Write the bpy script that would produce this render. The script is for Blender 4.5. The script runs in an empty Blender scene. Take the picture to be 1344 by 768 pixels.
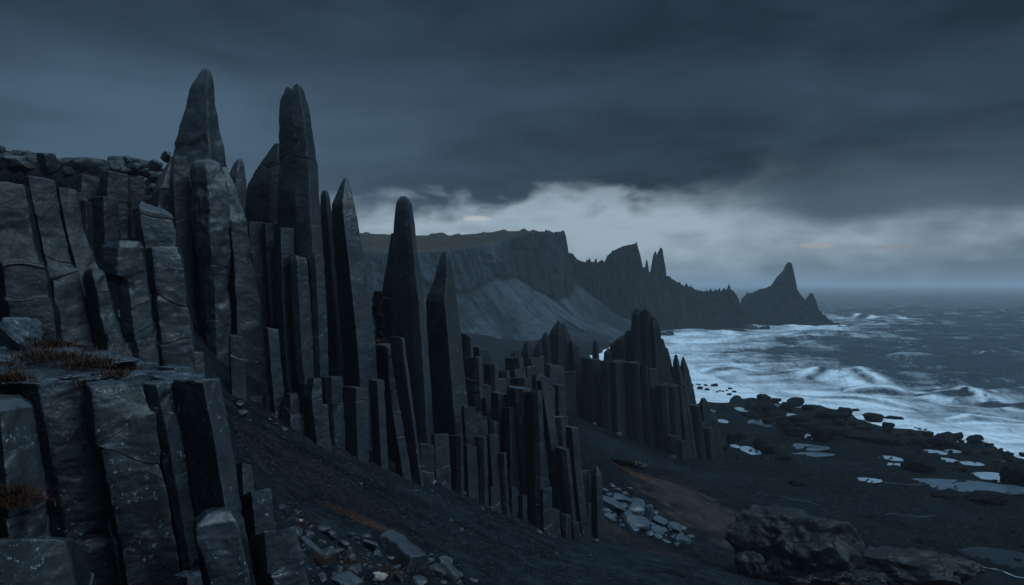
import bpy, bmesh, math, random
import numpy as np
random.seed(7)
RNG = np.random.default_rng(11)
F, CX, HY, CZ = 1045.0, 672.0, 374.0, 22.0        # lens (px of the 1344 px frame), centre column, horizon row, eye height
scene = bpy.context.scene
COL = scene.collection

def P(px, py, d):
    return np.array([(px - CX) / F * d, d, CZ - (py - HY) / F * d])

# ------------------------------------------------------------------ noise
def _hash(ix, iy, iz, seed):
    h = (ix.astype(np.int64) * 374761393 + iy.astype(np.int64) * 668265263 + iz.astype(np.int64) * 2147483647 + seed * 1442695041) & 0xFFFFFFFF
    h = ((h ^ (h >> 13)) * 1274126177) & 0xFFFFFFFF
    h = ((h ^ (h >> 16)) * 2246822519) & 0xFFFFFFFF
    h = h ^ (h >> 15)
    return (h & 0xFFFF).astype(np.float64) / 32767.5 - 1.0

def vn(p, seed=0):
    p = np.asarray(p, float)
    i = np.floor(p).astype(np.int64); f = p - i
    u = f * f * f * (f * (f * 6 - 15) + 10)
    r = 0
    for dx in (0, 1):
        wx = u[:, 0] if dx else 1 - u[:, 0]
        for dy in (0, 1):
            wy = u[:, 1] if dy else 1 - u[:, 1]
            for dz in (0, 1):
                wz = u[:, 2] if dz else 1 - u[:, 2]
                r = r + wx * wy * wz * _hash(i[:, 0] + dx, i[:, 1] + dy, i[:, 2] + dz, seed)
    return r

def fbm(p, octv=4, seed=0, gain=0.5):
    p = np.asarray(p, float); a = 1.0; s = 0; n = 0
    for k in range(octv):
        s = s + a * vn(p * (2.03 ** k) + 17.3 * k, seed + k); n += a; a *= gain
    return s / n

def st3(x, y, z=None):
    x = np.asarray(x, float); y = np.asarray(y, float)
    z = np.zeros_like(x) if z is None else np.asarray(z, float)
    return np.stack([x.ravel(), y.ravel(), z.ravel()], 1)

def sstep(a, b, x):
    t = np.clip((x - a) / (b - a), 0, 1); return t * t * (3 - 2 * t)

# ------------------------------------------------------------------ mesh helpers
def mesh_from(name, v, faces, smooth=True, sharp=None):
    """faces: list of index arrays shaped (n,3) or (n,4)"""
    me = bpy.data.meshes.new(name)
    v = np.ascontiguousarray(v, dtype=np.float32)
    loops = np.concatenate([f.ravel() for f in faces]).astype(np.int32)
    cnt = np.concatenate([np.full(len(f), f.shape[1], np.int32) for f in faces])
    start = np.concatenate([[0], np.cumsum(cnt)[:-1]]).astype(np.int32)
    me.vertices.add(len(v)); me.vertices.foreach_set('co', v.ravel())
    me.loops.add(len(loops)); me.loops.foreach_set('vertex_index', loops)
    me.polygons.add(len(cnt)); me.polygons.foreach_set('loop_start', start)
    try: me.polygons.foreach_set('loop_total', cnt)
    except Exception: pass
    me.update(calc_edges=True)
    me.polygons.foreach_set('use_smooth', np.full(len(cnt), smooth, bool))
    if sharp: me.set_sharp_from_angle(angle=math.radians(sharp))
    me.validate()
    return me

def attr(me, name, arr):
    arr = np.asarray(arr, np.float32)
    if arr.ndim == 1:
        a = me.attributes.new(name, 'FLOAT', 'POINT'); a.data.foreach_set('value', arr)
    else:
        a = me.attributes.new(name, 'FLOAT_COLOR', 'POINT')
        a.data.foreach_set('color', np.concatenate([arr, np.ones((len(arr), 1), np.float32)], 1).ravel())

def grid_faces(nr, nc, wrap=False):
    r = np.arange(nr - 1)[:, None]; c = np.arange(nc if wrap else nc - 1)[None, :]
    c2 = (c + 1) % nc
    return np.stack([r * nc + c, r * nc + c2, (r + 1) * nc + c2, (r + 1) * nc + c], -1).reshape(-1, 4)

def link(name, me, mat, parent=None, loc=None, label=None, cat=None, group=None, kind=None):
    o = bpy.data.objects.new(name, me)
    COL.objects.link(o)
    if mat: me.materials.append(mat)
    if parent: o.parent = parent
    if loc is not None: o.location = loc
    if label: o['label'] = label
    if cat: o['category'] = cat
    if group: o['group'] = group
    if kind: o['kind'] = kind
    elif label: o['kind'] = 'thing'
    return o

def empty(name, loc, label, cat, group=None):
    o = bpy.data.objects.new(name, None); COL.objects.link(o); o.location = loc
    o['label'] = label; o['category'] = cat; o['kind'] = 'thing'
    if group: o['group'] = group
    return o

# ------------------------------------------------------------------ node helpers
class NT:
    def __init__(s, mat): s.t = mat.node_tree; s.n = s.t.nodes; s.l = s.t.links
    def new(s, typ, **kw):
        nd = s.n.new(typ)
        for k, v in kw.items():
            if k == 'inp':
                for kk, vv in v.items(): s.set(nd, kk, vv)
            else: setattr(nd, k, v)
        return nd
    def set(s, nd, key, v):
        if isinstance(v, bpy.types.NodeSocket): s.l.new(v, nd.inputs[key])
        else: nd.inputs[key].default_value = v
    def math(s, op, a, b=None, c=None, clamp=False):
        nd = s.new('ShaderNodeMath', operation=op, use_clamp=clamp)
        s.set(nd, 0, a)
        if b is not None: s.set(nd, 1, b)
        if c is not None: s.set(nd, 2, c)
        return nd.outputs[0]
    def noise(s, vec, scale, detail=4, rough=0.55, dist=0.0):
        nd = s.new('ShaderNodeTexNoise'); s.set(nd, 'Vector', vec); s.set(nd, 'Scale', scale); s.set(nd, 'Detail', detail); s.set(nd, 'Roughness', rough); s.set(nd, 'Distortion', dist)
        return nd.outputs['Fac']
    def scale(s, vec, xyz):
        nd = s.new('ShaderNodeMapping'); s.set(nd, 'Vector', vec); nd.inputs['Scale'].default_value = xyz
        return nd.outputs[0]
    def mapr(s, v, a, b, c, d, smooth=False):
        nd = s.new('ShaderNodeMapRange', clamp=True)
        if smooth: nd.interpolation_type = 'SMOOTHSTEP'
        s.set(nd, 0, v); s.set(nd, 1, a); s.set(nd, 2, b); s.set(nd, 3, c); s.set(nd, 4, d)
        return nd.outputs[0]
    def mix(s, f, a, b, blend='MIX'):
        nd = s.new('ShaderNodeMix', data_type='RGBA', blend_type=blend)
        s.set(nd, 0, f); s.set(nd, 6, a); s.set(nd, 7, b)
        return nd.outputs[2]

def material(name):
    m = bpy.data.materials.new(name); m.use_nodes = True
    nt = NT(m); b = nt.n['Principled BSDF']
    return m, nt, b

def c4(r, g, b): return (r, g, b, 1.0)

def basalt(name, dark, light, scale=1.0, rough=(0.42, 0.75), bump=0.5, lichen=0.0, warm=0.25, spec=0.5, edge=0.4):
    dark = tuple(c * .62 for c in dark); light = tuple(c * .66 for c in light)
    m, nt, b = material(name)
    pos = nt.new('ShaderNodeNewGeometry').outputs['Position']
    oi = nt.new('ShaderNodeObjectInfo').outputs['Random']
    n1 = nt.noise(pos, 1.1 * scale, 6, 0.62, 0.4)
    n2 = nt.noise(nt.scale(pos, (3.0 * scale, 3.0 * scale, 0.5 * scale)), 1.0, 5, 0.6)
    n3 = nt.noise(pos, 14 * scale, 4, 0.6)
    f = nt.math('ADD', nt.math('MULTIPLY', n1, 0.8), nt.math('MULTIPLY', n2, 0.2))
    f = nt.mapr(f, 0.30, 0.70, 0.1, 0.9)
    col = nt.mix(f, c4(*dark), c4(*light))
    col = nt.mix(nt.math('MULTIPLY', nt.mapr(n3, 0.45, 0.75, 0, 1), 0.18), col, c4(*[min(1, x * 1.6) for x in light]))
    # rusty brown staining in some patches
    n4 = nt.noise(pos, 0.55 * scale, 5, 0.65)
    col = nt.mix(nt.math('MULTIPLY', nt.mapr(n4, 0.55, 0.75, 0, 1), warm), col, c4(light[0] * 1.25, light[1] * 0.9, light[2] * 0.65))
    vary = nt.mapr(oi, 0, 1, 0.75, 1.25)
    hsv = nt.new('ShaderNodeHueSaturation'); nt.set(hsv, 'Color', col); nt.set(hsv, 'Value', vary)
    col = hsv.outputs[0]
    if lichen > 0:
        v = nt.noise(pos, 9 * scale, 3, 0.75)
        big = nt.noise(pos, 1.6 * scale, 2, 0.5)
        lf = nt.math('MULTIPLY', nt.mapr(v, 0.60, 0.68, 0, 1), nt.mapr(big, 0.46, 0.60, 0, 1))
        col = nt.mix(nt.math('MULTIPLY', lf, lichen), col, c4(0.24, 0.28, 0.30))
    # wet highlights along the arrises, painted into the colour as paler stone
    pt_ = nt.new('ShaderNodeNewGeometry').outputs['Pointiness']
    edge_glint = nt.math('MULTIPLY', nt.mapr(pt_, 0.515, 0.58, 0, 1), nt.mapr(n3, 0.42, 0.60, 0, 1))
    col = nt.mix(nt.math('MULTIPLY', edge_glint, edge), col, c4(0.11, 0.135, 0.155))
    nt.l.new(col, b.inputs['Base Color'])
    nt.l.new(nt.mapr(nt.math('ADD', nt.math('MULTIPLY', n1, 0.5), nt.math('MULTIPLY', n3, 0.5)), 0.35, 0.65, rough[0], rough[1]), b.inputs['Roughness'])
    b.inputs['Specular IOR Level'].default_value = spec
    # relief: broad shell shaped scars, fine grain
    vor = nt.new('ShaderNodeTexVoronoi', feature='F1'); nt.set(vor, 'Vector', nt.scale(pos, (1.1 * scale, 1.1 * scale, .8 * scale))); nt.set(vor, 'Scale', 1.0)
    wob = nt.new('ShaderNodeVectorMath', operation='ADD'); nz = nt.new('ShaderNodeTexNoise'); nt.set(nz, 'Vector', pos); nt.set(nz, 'Scale', 1.2 * scale); nt.set(nz, 'Detail', 3.0)
    nt.l.new(nt.scale(pos, (1.1 * scale, 1.1 * scale, .8 * scale)), wob.inputs[0]); nt.l.new(nz.outputs['Color'], wob.inputs[1]); nt.l.new(wob.outputs[0], vor.inputs['Vector'])
    h = nt.math('ADD', nt.math('MULTIPLY', nt.noise(pos, 0.8 * scale, 4, 0.45, 0.15), 0.9), nt.math('MULTIPLY', vor.outputs['Distance'], 0.30))
    h = nt.math('ADD', h, nt.math('MULTIPLY', nt.noise(pos, 6 * scale, 7, 0.62), 0.19))
    bp = nt.new('ShaderNodeBump'); nt.set(bp, 'Height', h); nt.set(bp, 'Strength', bump); nt.set(bp, 'Distance', 0.3 / scale)
    nt.l.new(bp.outputs[0], b.inputs['Normal'])
    return m

def attr_mat(name, scale=1.0, bump=0.4, rough=None, spec=0.4, streak=None, grain=8):
    """rock or soil whose real colour varies over the surface (stored on the points)"""
    m, nt, b = material(name)
    pos = nt.new('ShaderNodeNewGeometry').outputs['Position']
    a = nt.new('ShaderNodeAttribute', attribute_name='albedo')
    n1 = nt.noise(pos, 1.3 * scale, 6, 0.65, 0.3); n2 = nt.noise(pos, grain * scale, 4, 0.7)
    k = nt.math('ADD', nt.math('MULTIPLY', nt.mapr(n1, 0.3, 0.7, 0, 1), 0.9), nt.math('MULTIPLY', nt.mapr(n2, 0.3, 0.7, 0, 1), 0.9))
    k = nt.math('ADD', k, 0.2)
    hs = nt.new('ShaderNodeHueSaturation'); nt.set(hs, 'Color', a.outputs['Color']); nt.set(hs, 'Value', k)
    nt.l.new(hs.outputs[0], b.inputs['Base Color'])
    if rough is None:
        r = nt.new('ShaderNodeAttribute', attribute_name='rough').outputs['Fac']
        nt.l.new(nt.math('ADD', r, nt.math('MULTIPLY', nt.math('SUBTRACT', n2, 0.5), 0.3), clamp=True), b.inputs['Roughness'])
    else: b.inputs['Roughness'].default_value = rough
    b.inputs['Specular IOR Level'].default_value = spec
    h = nt.math('ADD', nt.math('MULTIPLY', n2, 0.5), nt.noise(pos, 2.5 * scale, 8, 0.7))
    bp = nt.new('ShaderNodeBump'); nt.set(bp, 'Height', h); nt.set(bp, 'Strength', bump); nt.set(bp, 'Distance', 0.25 / scale)
    nt.l.new(bp.outputs[0], b.inputs['Normal'])
    return m

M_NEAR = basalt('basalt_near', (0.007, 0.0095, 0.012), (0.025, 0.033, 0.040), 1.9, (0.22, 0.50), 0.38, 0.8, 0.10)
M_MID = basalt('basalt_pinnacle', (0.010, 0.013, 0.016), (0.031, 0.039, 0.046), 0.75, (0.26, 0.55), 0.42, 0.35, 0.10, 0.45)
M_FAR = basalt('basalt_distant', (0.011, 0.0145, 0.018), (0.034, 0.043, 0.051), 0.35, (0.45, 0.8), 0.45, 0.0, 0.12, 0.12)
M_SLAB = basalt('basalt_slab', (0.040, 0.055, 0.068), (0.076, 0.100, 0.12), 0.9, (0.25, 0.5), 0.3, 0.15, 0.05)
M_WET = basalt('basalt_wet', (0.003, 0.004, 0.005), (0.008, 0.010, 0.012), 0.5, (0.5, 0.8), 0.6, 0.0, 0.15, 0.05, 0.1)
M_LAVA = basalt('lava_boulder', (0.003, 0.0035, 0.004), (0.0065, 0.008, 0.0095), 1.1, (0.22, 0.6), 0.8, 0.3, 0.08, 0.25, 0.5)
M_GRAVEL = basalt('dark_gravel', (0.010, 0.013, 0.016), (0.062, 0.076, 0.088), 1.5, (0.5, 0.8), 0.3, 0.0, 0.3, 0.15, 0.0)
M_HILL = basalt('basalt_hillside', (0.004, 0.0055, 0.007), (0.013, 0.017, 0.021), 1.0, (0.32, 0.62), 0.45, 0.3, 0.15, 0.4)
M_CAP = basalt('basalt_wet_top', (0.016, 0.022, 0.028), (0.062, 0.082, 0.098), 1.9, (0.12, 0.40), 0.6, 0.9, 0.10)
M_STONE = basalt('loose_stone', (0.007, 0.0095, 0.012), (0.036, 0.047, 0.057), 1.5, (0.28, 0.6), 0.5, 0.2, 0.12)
M_GROUND = attr_mat('black_sand', 1.0, 1.0, None, 0.3)
M_CLIFF = attr_mat('cliff_rock', 0.16, 0.6, 0.9, 0.03, grain=5)

def simple(name, col, rough=0.6, spec=0.4, bumpscale=None, var=0.4):
    m, nt, b = material(name)
    pos = nt.new('ShaderNodeNewGeometry').outputs['Position']
    n = nt.noise(pos, bumpscale or 8, 5, 0.65)
    nt.l.new(nt.mix(nt.mapr(n, 0.3, 0.7, 0, 1), c4(*[x * (1 - var) for x in col]), c4(*[min(1, x * (1 + var)) for x in col])), b.inputs['Base Color'])
    b.inputs['Roughness'].default_value = rough; b.inputs['Specular IOR Level'].default_value = spec
    bp = nt.new('ShaderNodeBump'); nt.set(bp, 'Height', n); nt.set(bp, 'Strength', 0.4); nt.set(bp, 'Distance', 0.03)
    nt.l.new(bp.outputs[0], b.inputs['Normal'])
    return m
M_GRASS = simple('dry_grass_blades', (0.050, 0.021, 0.010), 0.8, 0.2, 20, 0.6)
M_PALE = simple('pale_stone', (0.36, 0.30, 0.25), 0.7, 0.3, 12, 0.3)
M_ORANGE = simple('rusty_stone', (0.26, 0.10, 0.04), 0.7, 0.3, 40, 0.4)
M_POOL = simple('pool_water_painted_sky', (0.085, 0.12, 0.15), 0.12, 0.5, 0.8, 0.35)  # sky brightness on the larger pools, painted as a pale water colour
M_DARKPOOL = simple('dark_pool_water', (0.014, 0.021, 0.027), 0.12, 0.5, 0.8, 0.2)
M_BRIGHTPOOL = simple('bright_pool_painted_sky', (0.30, 0.36, 0.41), 0.3, 0.4, 1.5, 0.25)  # bright sky reflection of small pools painted as whitish colour; also a foam ribbon

# ------------------------------------------------------------------ ground
GP = []   # x, y, z control points
def g(px, py, d): p = P(px, py, d); GP.append(p)
def gz_(px, z, d): GP.append(np.array([(px - CX) / F * d, d, z]))
for a in [(310,528,21.5),(340,620,16),(330,690,11),(400,700,13.5),(400,768,11.5),(500,768,14),(620,768,17),(750,768,21),(900,768,27),(1000,768,32),(1150,768,38),(1344,768,44),
          (450,650,18.5),(550,690,21),(650,730,23.5),(750,740,26.5),(850,742,31),(420,600,21),(560,650,25),
          (300,522,22),(380,545,24),(450,572,26),(520,597,28),(560,615,30),(620,645,32),(700,685,34),(760,705,36),(800,702,39),
          (860,705,42),(930,702,45),(1000,690,50),(900,640,58),(830,620,62),(800,600,66),(760,562,72),(730,545,75),
          (760,548,78),(820,572,80),(880,592,80),(945,592,86),(950,625,72),(1050,600,85),(1000,560,108),(950,530,135),(1100,640,68),(1200,620,83),
          (1344,640,78),(1200,690,60),(1344,700,58),(1100,690,55),(1500,660,74),(1800,700,62),(1500,768,44),
          (0,900,7),(150,900,8.5),(300,850,9.5),(0,445,11),(150,482,12),(250,500,12.5),(-150,440,11),(290,520,16),
          (200,215,42),(100,225,40),(0,205,38),(-200,190,38),(60,250,24),(150,305,25),(0,222,33),(210,300,30),(120,470,17),(0,450,16),(200,490,19),(270,505,21),
          (320,300,40),(430,400,42),(500,402,42),(560,440,44),(600,470,44),(650,505,47),(700,530,52),(390,420,33),(250,380,30)]: g(*a)
for a in [(672,20.0,1.5),(672,20,-3),(300,20,2),(1100,18.5,4),(672,18,8),(1000,11.9,20),(1344,6.9,30),(1900,5,40),(2400,6,20),(-400,20.5,5),(-800,21,12),
          (200,27,60),(0,29,80),(-300,28.5,60),(350,22,70),(480,15,80),(560,14,70),(620,13.5,70),(700,9,95),(640,11,95),
          (0,28,300),(200,24,100),(200,20,220),(350,20,100),(350,15,200),(480,14,110),(480,8,200),(480,8,320),(600,8,140),(600,4,220),(600,5,320),(700,3.5,140),(700,2.2,220),(700,3.5,310),
          (780,1.2,140),(780,-0.5,230),(790,0.8,310),(850,-0.6,150),(850,-1.5,220),(850,0.1,345),(900,-3,300),(-400,30,200),(-400,30,500),(300,25,500),(600,6,500),
          (900,-4,450),(1100,-5,450),(1400,-6,450),(1900,-6,450),(1344,-3.0,145),(1200,-3,172),(1050,-3,210),(1400,-5,250),(1150,-5,300),(1900,-4,150)]: gz_(*a)
# the waterline
for px, py in [(1344,600),(1270,583),(1200,566),(1130,556),(1050,536),(1000,524),(950,512),(915,497),(895,480)]:
    d = CZ * F / (py - HY); gz_(px, 0.02, d)
for px, py in [(1500,612),(1800,640)]: gz_(px, 0.0, CZ * F / (py - HY))
GP = np.array(GP)
def warp(x, y):
    y2 = np.maximum(y, 0) + 6.0
    return np.stack([x / y2 * 1.2, np.log(y2) * 1.0], -1)
_c = warp(GP[:, 0], GP[:, 1])
_K = np.linalg.norm(_c[:, None] - _c[None], axis=-1)
_n = len(GP)
_A = np.zeros((_n + 3, _n + 3)); _A[:_n, :_n] = _K - 0.004 * np.eye(_n); _A[:_n, _n] = 1; _A[:_n, _n + 1:] = _c; _A[_n, :_n] = 1; _A[_n + 1:, :_n] = _c.T
_w = np.linalg.solve(_A, np.concatenate([GP[:, 2], np.zeros(3)]))
def gz0(x, y):
    x = np.atleast_1d(np.asarray(x, float)).ravel(); y = np.atleast_1d(np.asarray(y, float)).ravel()
    out = np.empty(len(x))
    for i in range(0, len(x), 20000):
        q = warp(x[i:i + 20000], y[i:i + 20000])
        k = np.linalg.norm(q[:, None] - _c[None], axis=-1)
        out[i:i + 20000] = k @ _w[:_n] + _w[_n] + q @ _w[_n + 1:]
    return out
# pools: (px, py, half width px, half height px, kind)
def sea_d(px, py, z): return (CZ - z) * F / (py - HY)
_dd = np.exp(np.linspace(math.log(5), math.log(420), 900))
def ground_d(px, py, fn=None):
    x = (px - CX) / F * _dd
    h = (fn or gz0)(x, _dd); ray = CZ - (py - HY) / F * _dd
    k = np.where(ray < h)[0]
    if len(k) == 0: return 420.0
    k = k[0]
    return _dd[k]
POOLS = []
for (px, py, rw, rh, kind) in [(1242,640,62,9,'m'),(1305,642,36,6,'m'),(1308,628,28,6,'f'),(1167,602,13,3,'f'),(1172,610,14,2,'f'),(1226,594,12,3,'f'),(1250,592,8,2,'f'),(1243,604,10,2.5,'f'),
                               (1275,609,12,2.5,'f'),(1316,605,8,2,'f'),(1137,631,17,3,'f'),(1243,622,11,2,'m'),(1050,588,30,4,'m'),(973,538,6,2.5,'f'),(948,553,6,2,'f'),(1000,556,14,4,'m'),
                               (1028,545,16,2.5,'f'),(985,592,9,5,'f'),(965,586,5,2,'f'),(1060,574,9,5,'f'),(1120,584,8,2,'f'),(1065,597,26,2.5,'m'),(1310,735,42,12,'d'),(1010,532,10,2,'f'),(930,540,8,2,'m')]:
    d = ground_d(px, py); x = (px - CX) / F * d
    slope = rh * d * d / (F * max(1.0, CZ - float(gz0(x, d)[0])))
    ry_ = max(0.5, slope * 1.1)
    rw *= .75; ry_ *= .7
    POOLS.append([x, d, rw / F * d, ry_, float(gz0(x, d - 1.2 * ry_)[0]) - .02, kind])
def gz(x, y):
    x = np.atleast_1d(np.asarray(x, float)).ravel(); y = np.atleast_1d(np.asarray(y, float)).ravel()
    z = gz0(x, y)
    for (a, b_, rx, ry, zp, kind) in POOLS:
        q = np.sqrt(((x - a) / rx) ** 2 + ((y - b_) / ry) ** 2)
        near = q < 4
        if near.any(): q[near] += 1.1 * fbm(st3(x[near] / rx * 1.7 + a, y[near] / ry * 1.3), 4, 77, .6) + .5 * fbm(st3(x[near] * 1.1, y[near] * .6), 3, 78)
        w = 1 - sstep(0.7, 1.25, q)
        fl_r = zp - .05 + .20 * fbm(st3(x[near] / rx * 1.9, y[near] / ry * 1.5), 4, 79, .6) if near.any() else 0
        fl = np.full(len(x), zp); 
        if near.any(): fl[near] = fl_r
        z = z * (1 - w) + w * fl
    return z
# streak axis of the scree
_sa, _sb = P(320, 540, 21)[:2], P(800, 735, 29)[:2]
_sd = (_sb - _sa) / np.linalg.norm(_sb - _sa)
def detail(x, y):
    z = np.zeros(len(x)); r = np.maximum(y, 2)
    z += 0.006 * r * fbm(st3(x / (0.05 * r + 1.0), y / (0.05 * r + 1.0)), 4, 3)
    z += 0.05 * fbm(st3(x * 1.5, y * 1.5), 4, 9) * np.clip(30 / r, 0.4, 1)
    # gullied streaks running down the scree
    s = (x - _sa[0]) * _sd[0] + (y - _sa[1]) * _sd[1]; t = -(x - _sa[0]) * _sd[1] + (y - _sa[1]) * _sd[0]
    m = sstep(8, 13, y) * (1 - sstep(36, 46, y))
    z += m * (0.09 * fbm(st3(t * 1.6, s * 0.22), 4, 21) + .035 * fbm(st3(t * 6, s * .8), 3, 22))
    hill = sstep(23.0, 25, gz0(x, y)) * (1 - sstep(90, 150, y))
    z += hill * (1.1 * np.abs(fbm(st3(x * 0.6, y * 0.6), 5, 33, .6)) - .35)
    bch = (1 - sstep(1.0, 3.2, gz0(x, y))) * sstep(60, 80, y)
    z += bch * 0.22 * fbm(st3(x * 0.35, y * 0.16), 4, 44)
    return z
us = np.concatenate([np.linspace(-2600, -80, 70), np.linspace(-76, 1420, 500), np.linspace(1430, 3600, 70)])
ds = np.concatenate([[-6, -2, 0.5, 1.5], np.exp(np.linspace(math.log(2.5), math.log(150), 380)), np.exp(np.linspace(math.log(152), math.log(620), 70))])
U, D = np.meshgrid(us, ds)
X = (U - CX) / F * np.maximum(D, 3.0); Y = D
x, y = X.ravel(), Y.ravel()
z = gz(x, y)
pm = np.zeros(len(x))
for (a, b_, rx, ry, zp, k) in POOLS: pm = np.maximum(pm, 1 - sstep(0.9, 2.2, np.sqrt(((x - a) / rx) ** 2 + ((y - b_) / ry) ** 2)))
zd = detail(x, y)
z = z + zd * (1 - 0.75 * pm)
def ground_z(px_x, py_y): return float(gz(px_x, py_y)[0])
# colour: black sand with real patches of brown soil, rust and tan sand
def pimg(xx, yy, zz): return CX + F * xx / np.maximum(yy, .5), HY + F * (CZ - zz) / np.maximum(yy, .5)
ix, iy = pimg(x, y, z)
nb = fbm(st3(x * .25, y * .25), 5, 5); nf = fbm(st3(x * 1.3, y * 1.3), 4, 6)
base = np.array([0.0078, 0.0108, 0.0136])[None] * (1 + 0.5 * nb + 0.45 * nf)[:, None]
s_ = (x - _sa[0]) * _sd[0] + (y - _sa[1]) * _sd[1]; t_ = -(x - _sa[0]) * _sd[1] + (y - _sa[1]) * _sd[0]
stk = .55 * fbm(st3(t_ * 1.3, s_ * 0.10), 5, 71, .65) + .6 * fbm(st3(t_ * 6.0, s_ * 0.35), 4, 72, .65)
scree = sstep(9, 13, y) * (1 - sstep(38, 46, y)) * (ix > 250)
base = base * (1 + scree * (0.75 * stk))[:, None]
base = base * (1 + 0.8 * scree[:, None]) * (1 + .55 * fbm(st3(x * 5, y * 3), 3, 55))[:, None]
alb = base
def patch(points, col, strength, thr=0.0, wid=.35):
    """points: (px, py, depth, radius m along the slope, radius m across)"""
    global alb
    w = np.full(len(x), -9.0)
    for (px, py, d, ra, rb, ang) in points:
        q = P(px, py, d); ca, sa = math.cos(ang), math.sin(ang)
        dx, dy = x - q[0], y - q[1]
        a = dx * ca + dy * sa; b = -dx * sa + dy * ca
        w = np.maximum(w, 1 - np.sqrt((a / ra) ** 2 + (b / rb) ** 2))
    w = np.clip(sstep(0, wid, w + (0.5 * nf + 0.4 * nb + .25 * stk) * (w > -.5) - thr), 0, 1) * strength
    alb = alb * (1 - w[:, None]) + np.array(col)[None] * w[:, None] * (1 + 0.5 * nf + 0.3 * stk)[:, None]
aS = math.atan2(_sd[1], _sd[0])
patch([(350,565,19.5,3.5,1.3,aS),(420,565,23.5,3.0,.7,aS),(420,640,18.5,5,1.2,aS)], (0.018,0.0135,0.0125), 0.6)
patch([(385,548,24,1.6,.5,aS),(460,590,25,2.2,.4,aS),(470,690,17.5,2.2,.6,aS)], (0.062,0.025,0.012), 0.75, 0.2)
_q = ground_d(845, 627)
patch([(845,626,_q,2.6,1.6,0),(872,631,ground_d(872,631),2.6,.9,0)], (0.085,0.038,0.014), 0.8, 0.0)
patch([(930,672,ground_d(930,672),4.2,7.0,0),(960,690,ground_d(960,690),3.6,5,0)], (0.046,0.037,0.033), 0.9, -.1, .6)
patch([(820,708,ground_d(820,708),3.0,1.2,-.3),(860,722,ground_d(860,722),2.6,1.0,-.3)], (0.032,0.025,0.022), 0.75, 0.0, .5)
patch([(870,612,ground_d(870,612),7,5,0),(800,580,ground_d(800,580),6,5,0.3),(940,625,ground_d(940,625),8,3,0)], (0.014,0.0195,0.0245), 0.7, -0.1, .8)
patch([(1100,612,ground_d(1100,612),6,5,0),(1050,660,ground_d(1050,660),8,4,0)], (0.0105,0.0145,0.0185), 0.7, 0.0, .8)
gr = 0.86 - 0.30 * (1 - sstep(0.1, 2.6, z)) * (y > 55) - 0.12 * (1 - sstep(3, 7, z)) * sstep(.0, .5, nb)
wetd = (1 - sstep(0.2, 3.0, z)) * (y > 55)
alb = alb * (1 - 0.35 * wetd)[:, None] * (1 - .4 * pm)[:, None]; gr = gr - .35 * pm
me = mesh_from('ground', np.stack([x, y, z], 1), [grid_faces(len(ds), len(us))])
attr(me, 'albedo', np.clip(alb, 0.0015, 1)); attr(me, 'rough', np.clip(gr, .25, 1))
M_GROUND.node_tree.nodes['Principled BSDF'].inputs['Specular IOR Level'].default_value = .03
link('ground', me, M_GROUND, kind='structure', label='black sand slope and beach below the basalt columns', cat='ground')

# pools lying in the hollows of the beach
for (a, b_, rx, ry, zp, kind) in POOLS:
    th = np.linspace(0, 2 * math.pi, 64, endpoint=False)
    sd = int(abs(a * 31 + b_ * 17)) % 900
    rr = 1.6 + 0.25 * fbm(st3(np.cos(th) * 1.6 + a, np.sin(th) * 1.6 + b_), 3, sd)
    vv = [[a, b_, zp]]
    for k in (0.5, 1.0):
        vv += [[a + rx * r_ * k * math.cos(t), b_ + ry * r_ * k * math.sin(t), zp - (0.0 if k < 1 else 0.01)] for t, r_ in zip(th, rr)]
    vv = np.array(vv); i = np.arange(64)
    me = mesh_from('tide_pool', vv, [np.stack([np.zeros(64, int), 1 + i, 1 + (i + 1) % 64], 1), np.stack([1 + i, 65 + i, 65 + (i + 1) % 64, 1 + (i + 1) % 64], 1)])
    link('tide_pool', me, {'m': M_POOL, 'f': M_BRIGHTPOOL, 'd': M_DARKPOOL}[kind], kind='structure', label='shallow pool of seawater standing on the black beach', cat='pool', group='tide pools on the beach')
# thin rivulets draining across the sand
def rivulet(pts, w, mat):
    q = []
    for (px, py) in pts: d = ground_d(px, py, gz); q.append([(px - CX) / F * d, d])
    q = np.array(q); s = np.concatenate([[0], np.cumsum(np.linalg.norm(np.diff(q, axis=0), axis=1))])
    n = 90; ss = np.linspace(0, s[-1], n)
    xx = np.interp(ss, s, q[:, 0]); yy = np.interp(ss, s, q[:, 1])
    xx = xx + 0.25 * fbm(st3(ss * .8, ss * 0), 3, 4); yy = yy + 0.45 * fbm(st3(ss * .8, ss * 0 + 5), 3, 8)
    tx, ty = np.gradient(xx), np.gradient(yy); L = np.hypot(tx, ty) + 1e-6
    ww = w * np.clip(0.05 + 2.0 * fbm(st3(ss * 1.6, ss * 0 + w * 90), 3, 12), 0.03, 1.3)
    a = np.stack([xx - ty / L * ww, yy + tx / L * ww], 1); b = np.stack([xx + ty / L * ww, yy - tx / L * ww], 1)
    v2 = np.concatenate([a, (a + b) / 2, b]); zz = gz(v2[:, 0], v2[:, 1]) + detail(v2[:, 0], v2[:, 1]) + 0.02
    zz[n:2 * n] += 0.015
    me = mesh_from('rivulet', np.concatenate([v2, zz[:, None]], 1), [grid_faces(3, n)])
    link('rivulet', me, mat, kind='structure', label='thin rivulet of pale seawater draining over the black sand', cat='rivulet', group='rivulets on the beach')
rivulet([(990,648),(1000,647),(1030,653),(1055,657),(1075,664),(1088,672)], 0.026, M_POOL)
rivulet([(1158,676),(1185,676),(1225,673)], 0.026, M_POOL)
rivulet([(1278,746),(1300,750),(1344,758)], 0.08, M_BRIGHTPOOL)
rivulet([(1160,633),(1185,636),(1215,637)], 0.10, M_POOL)

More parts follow.
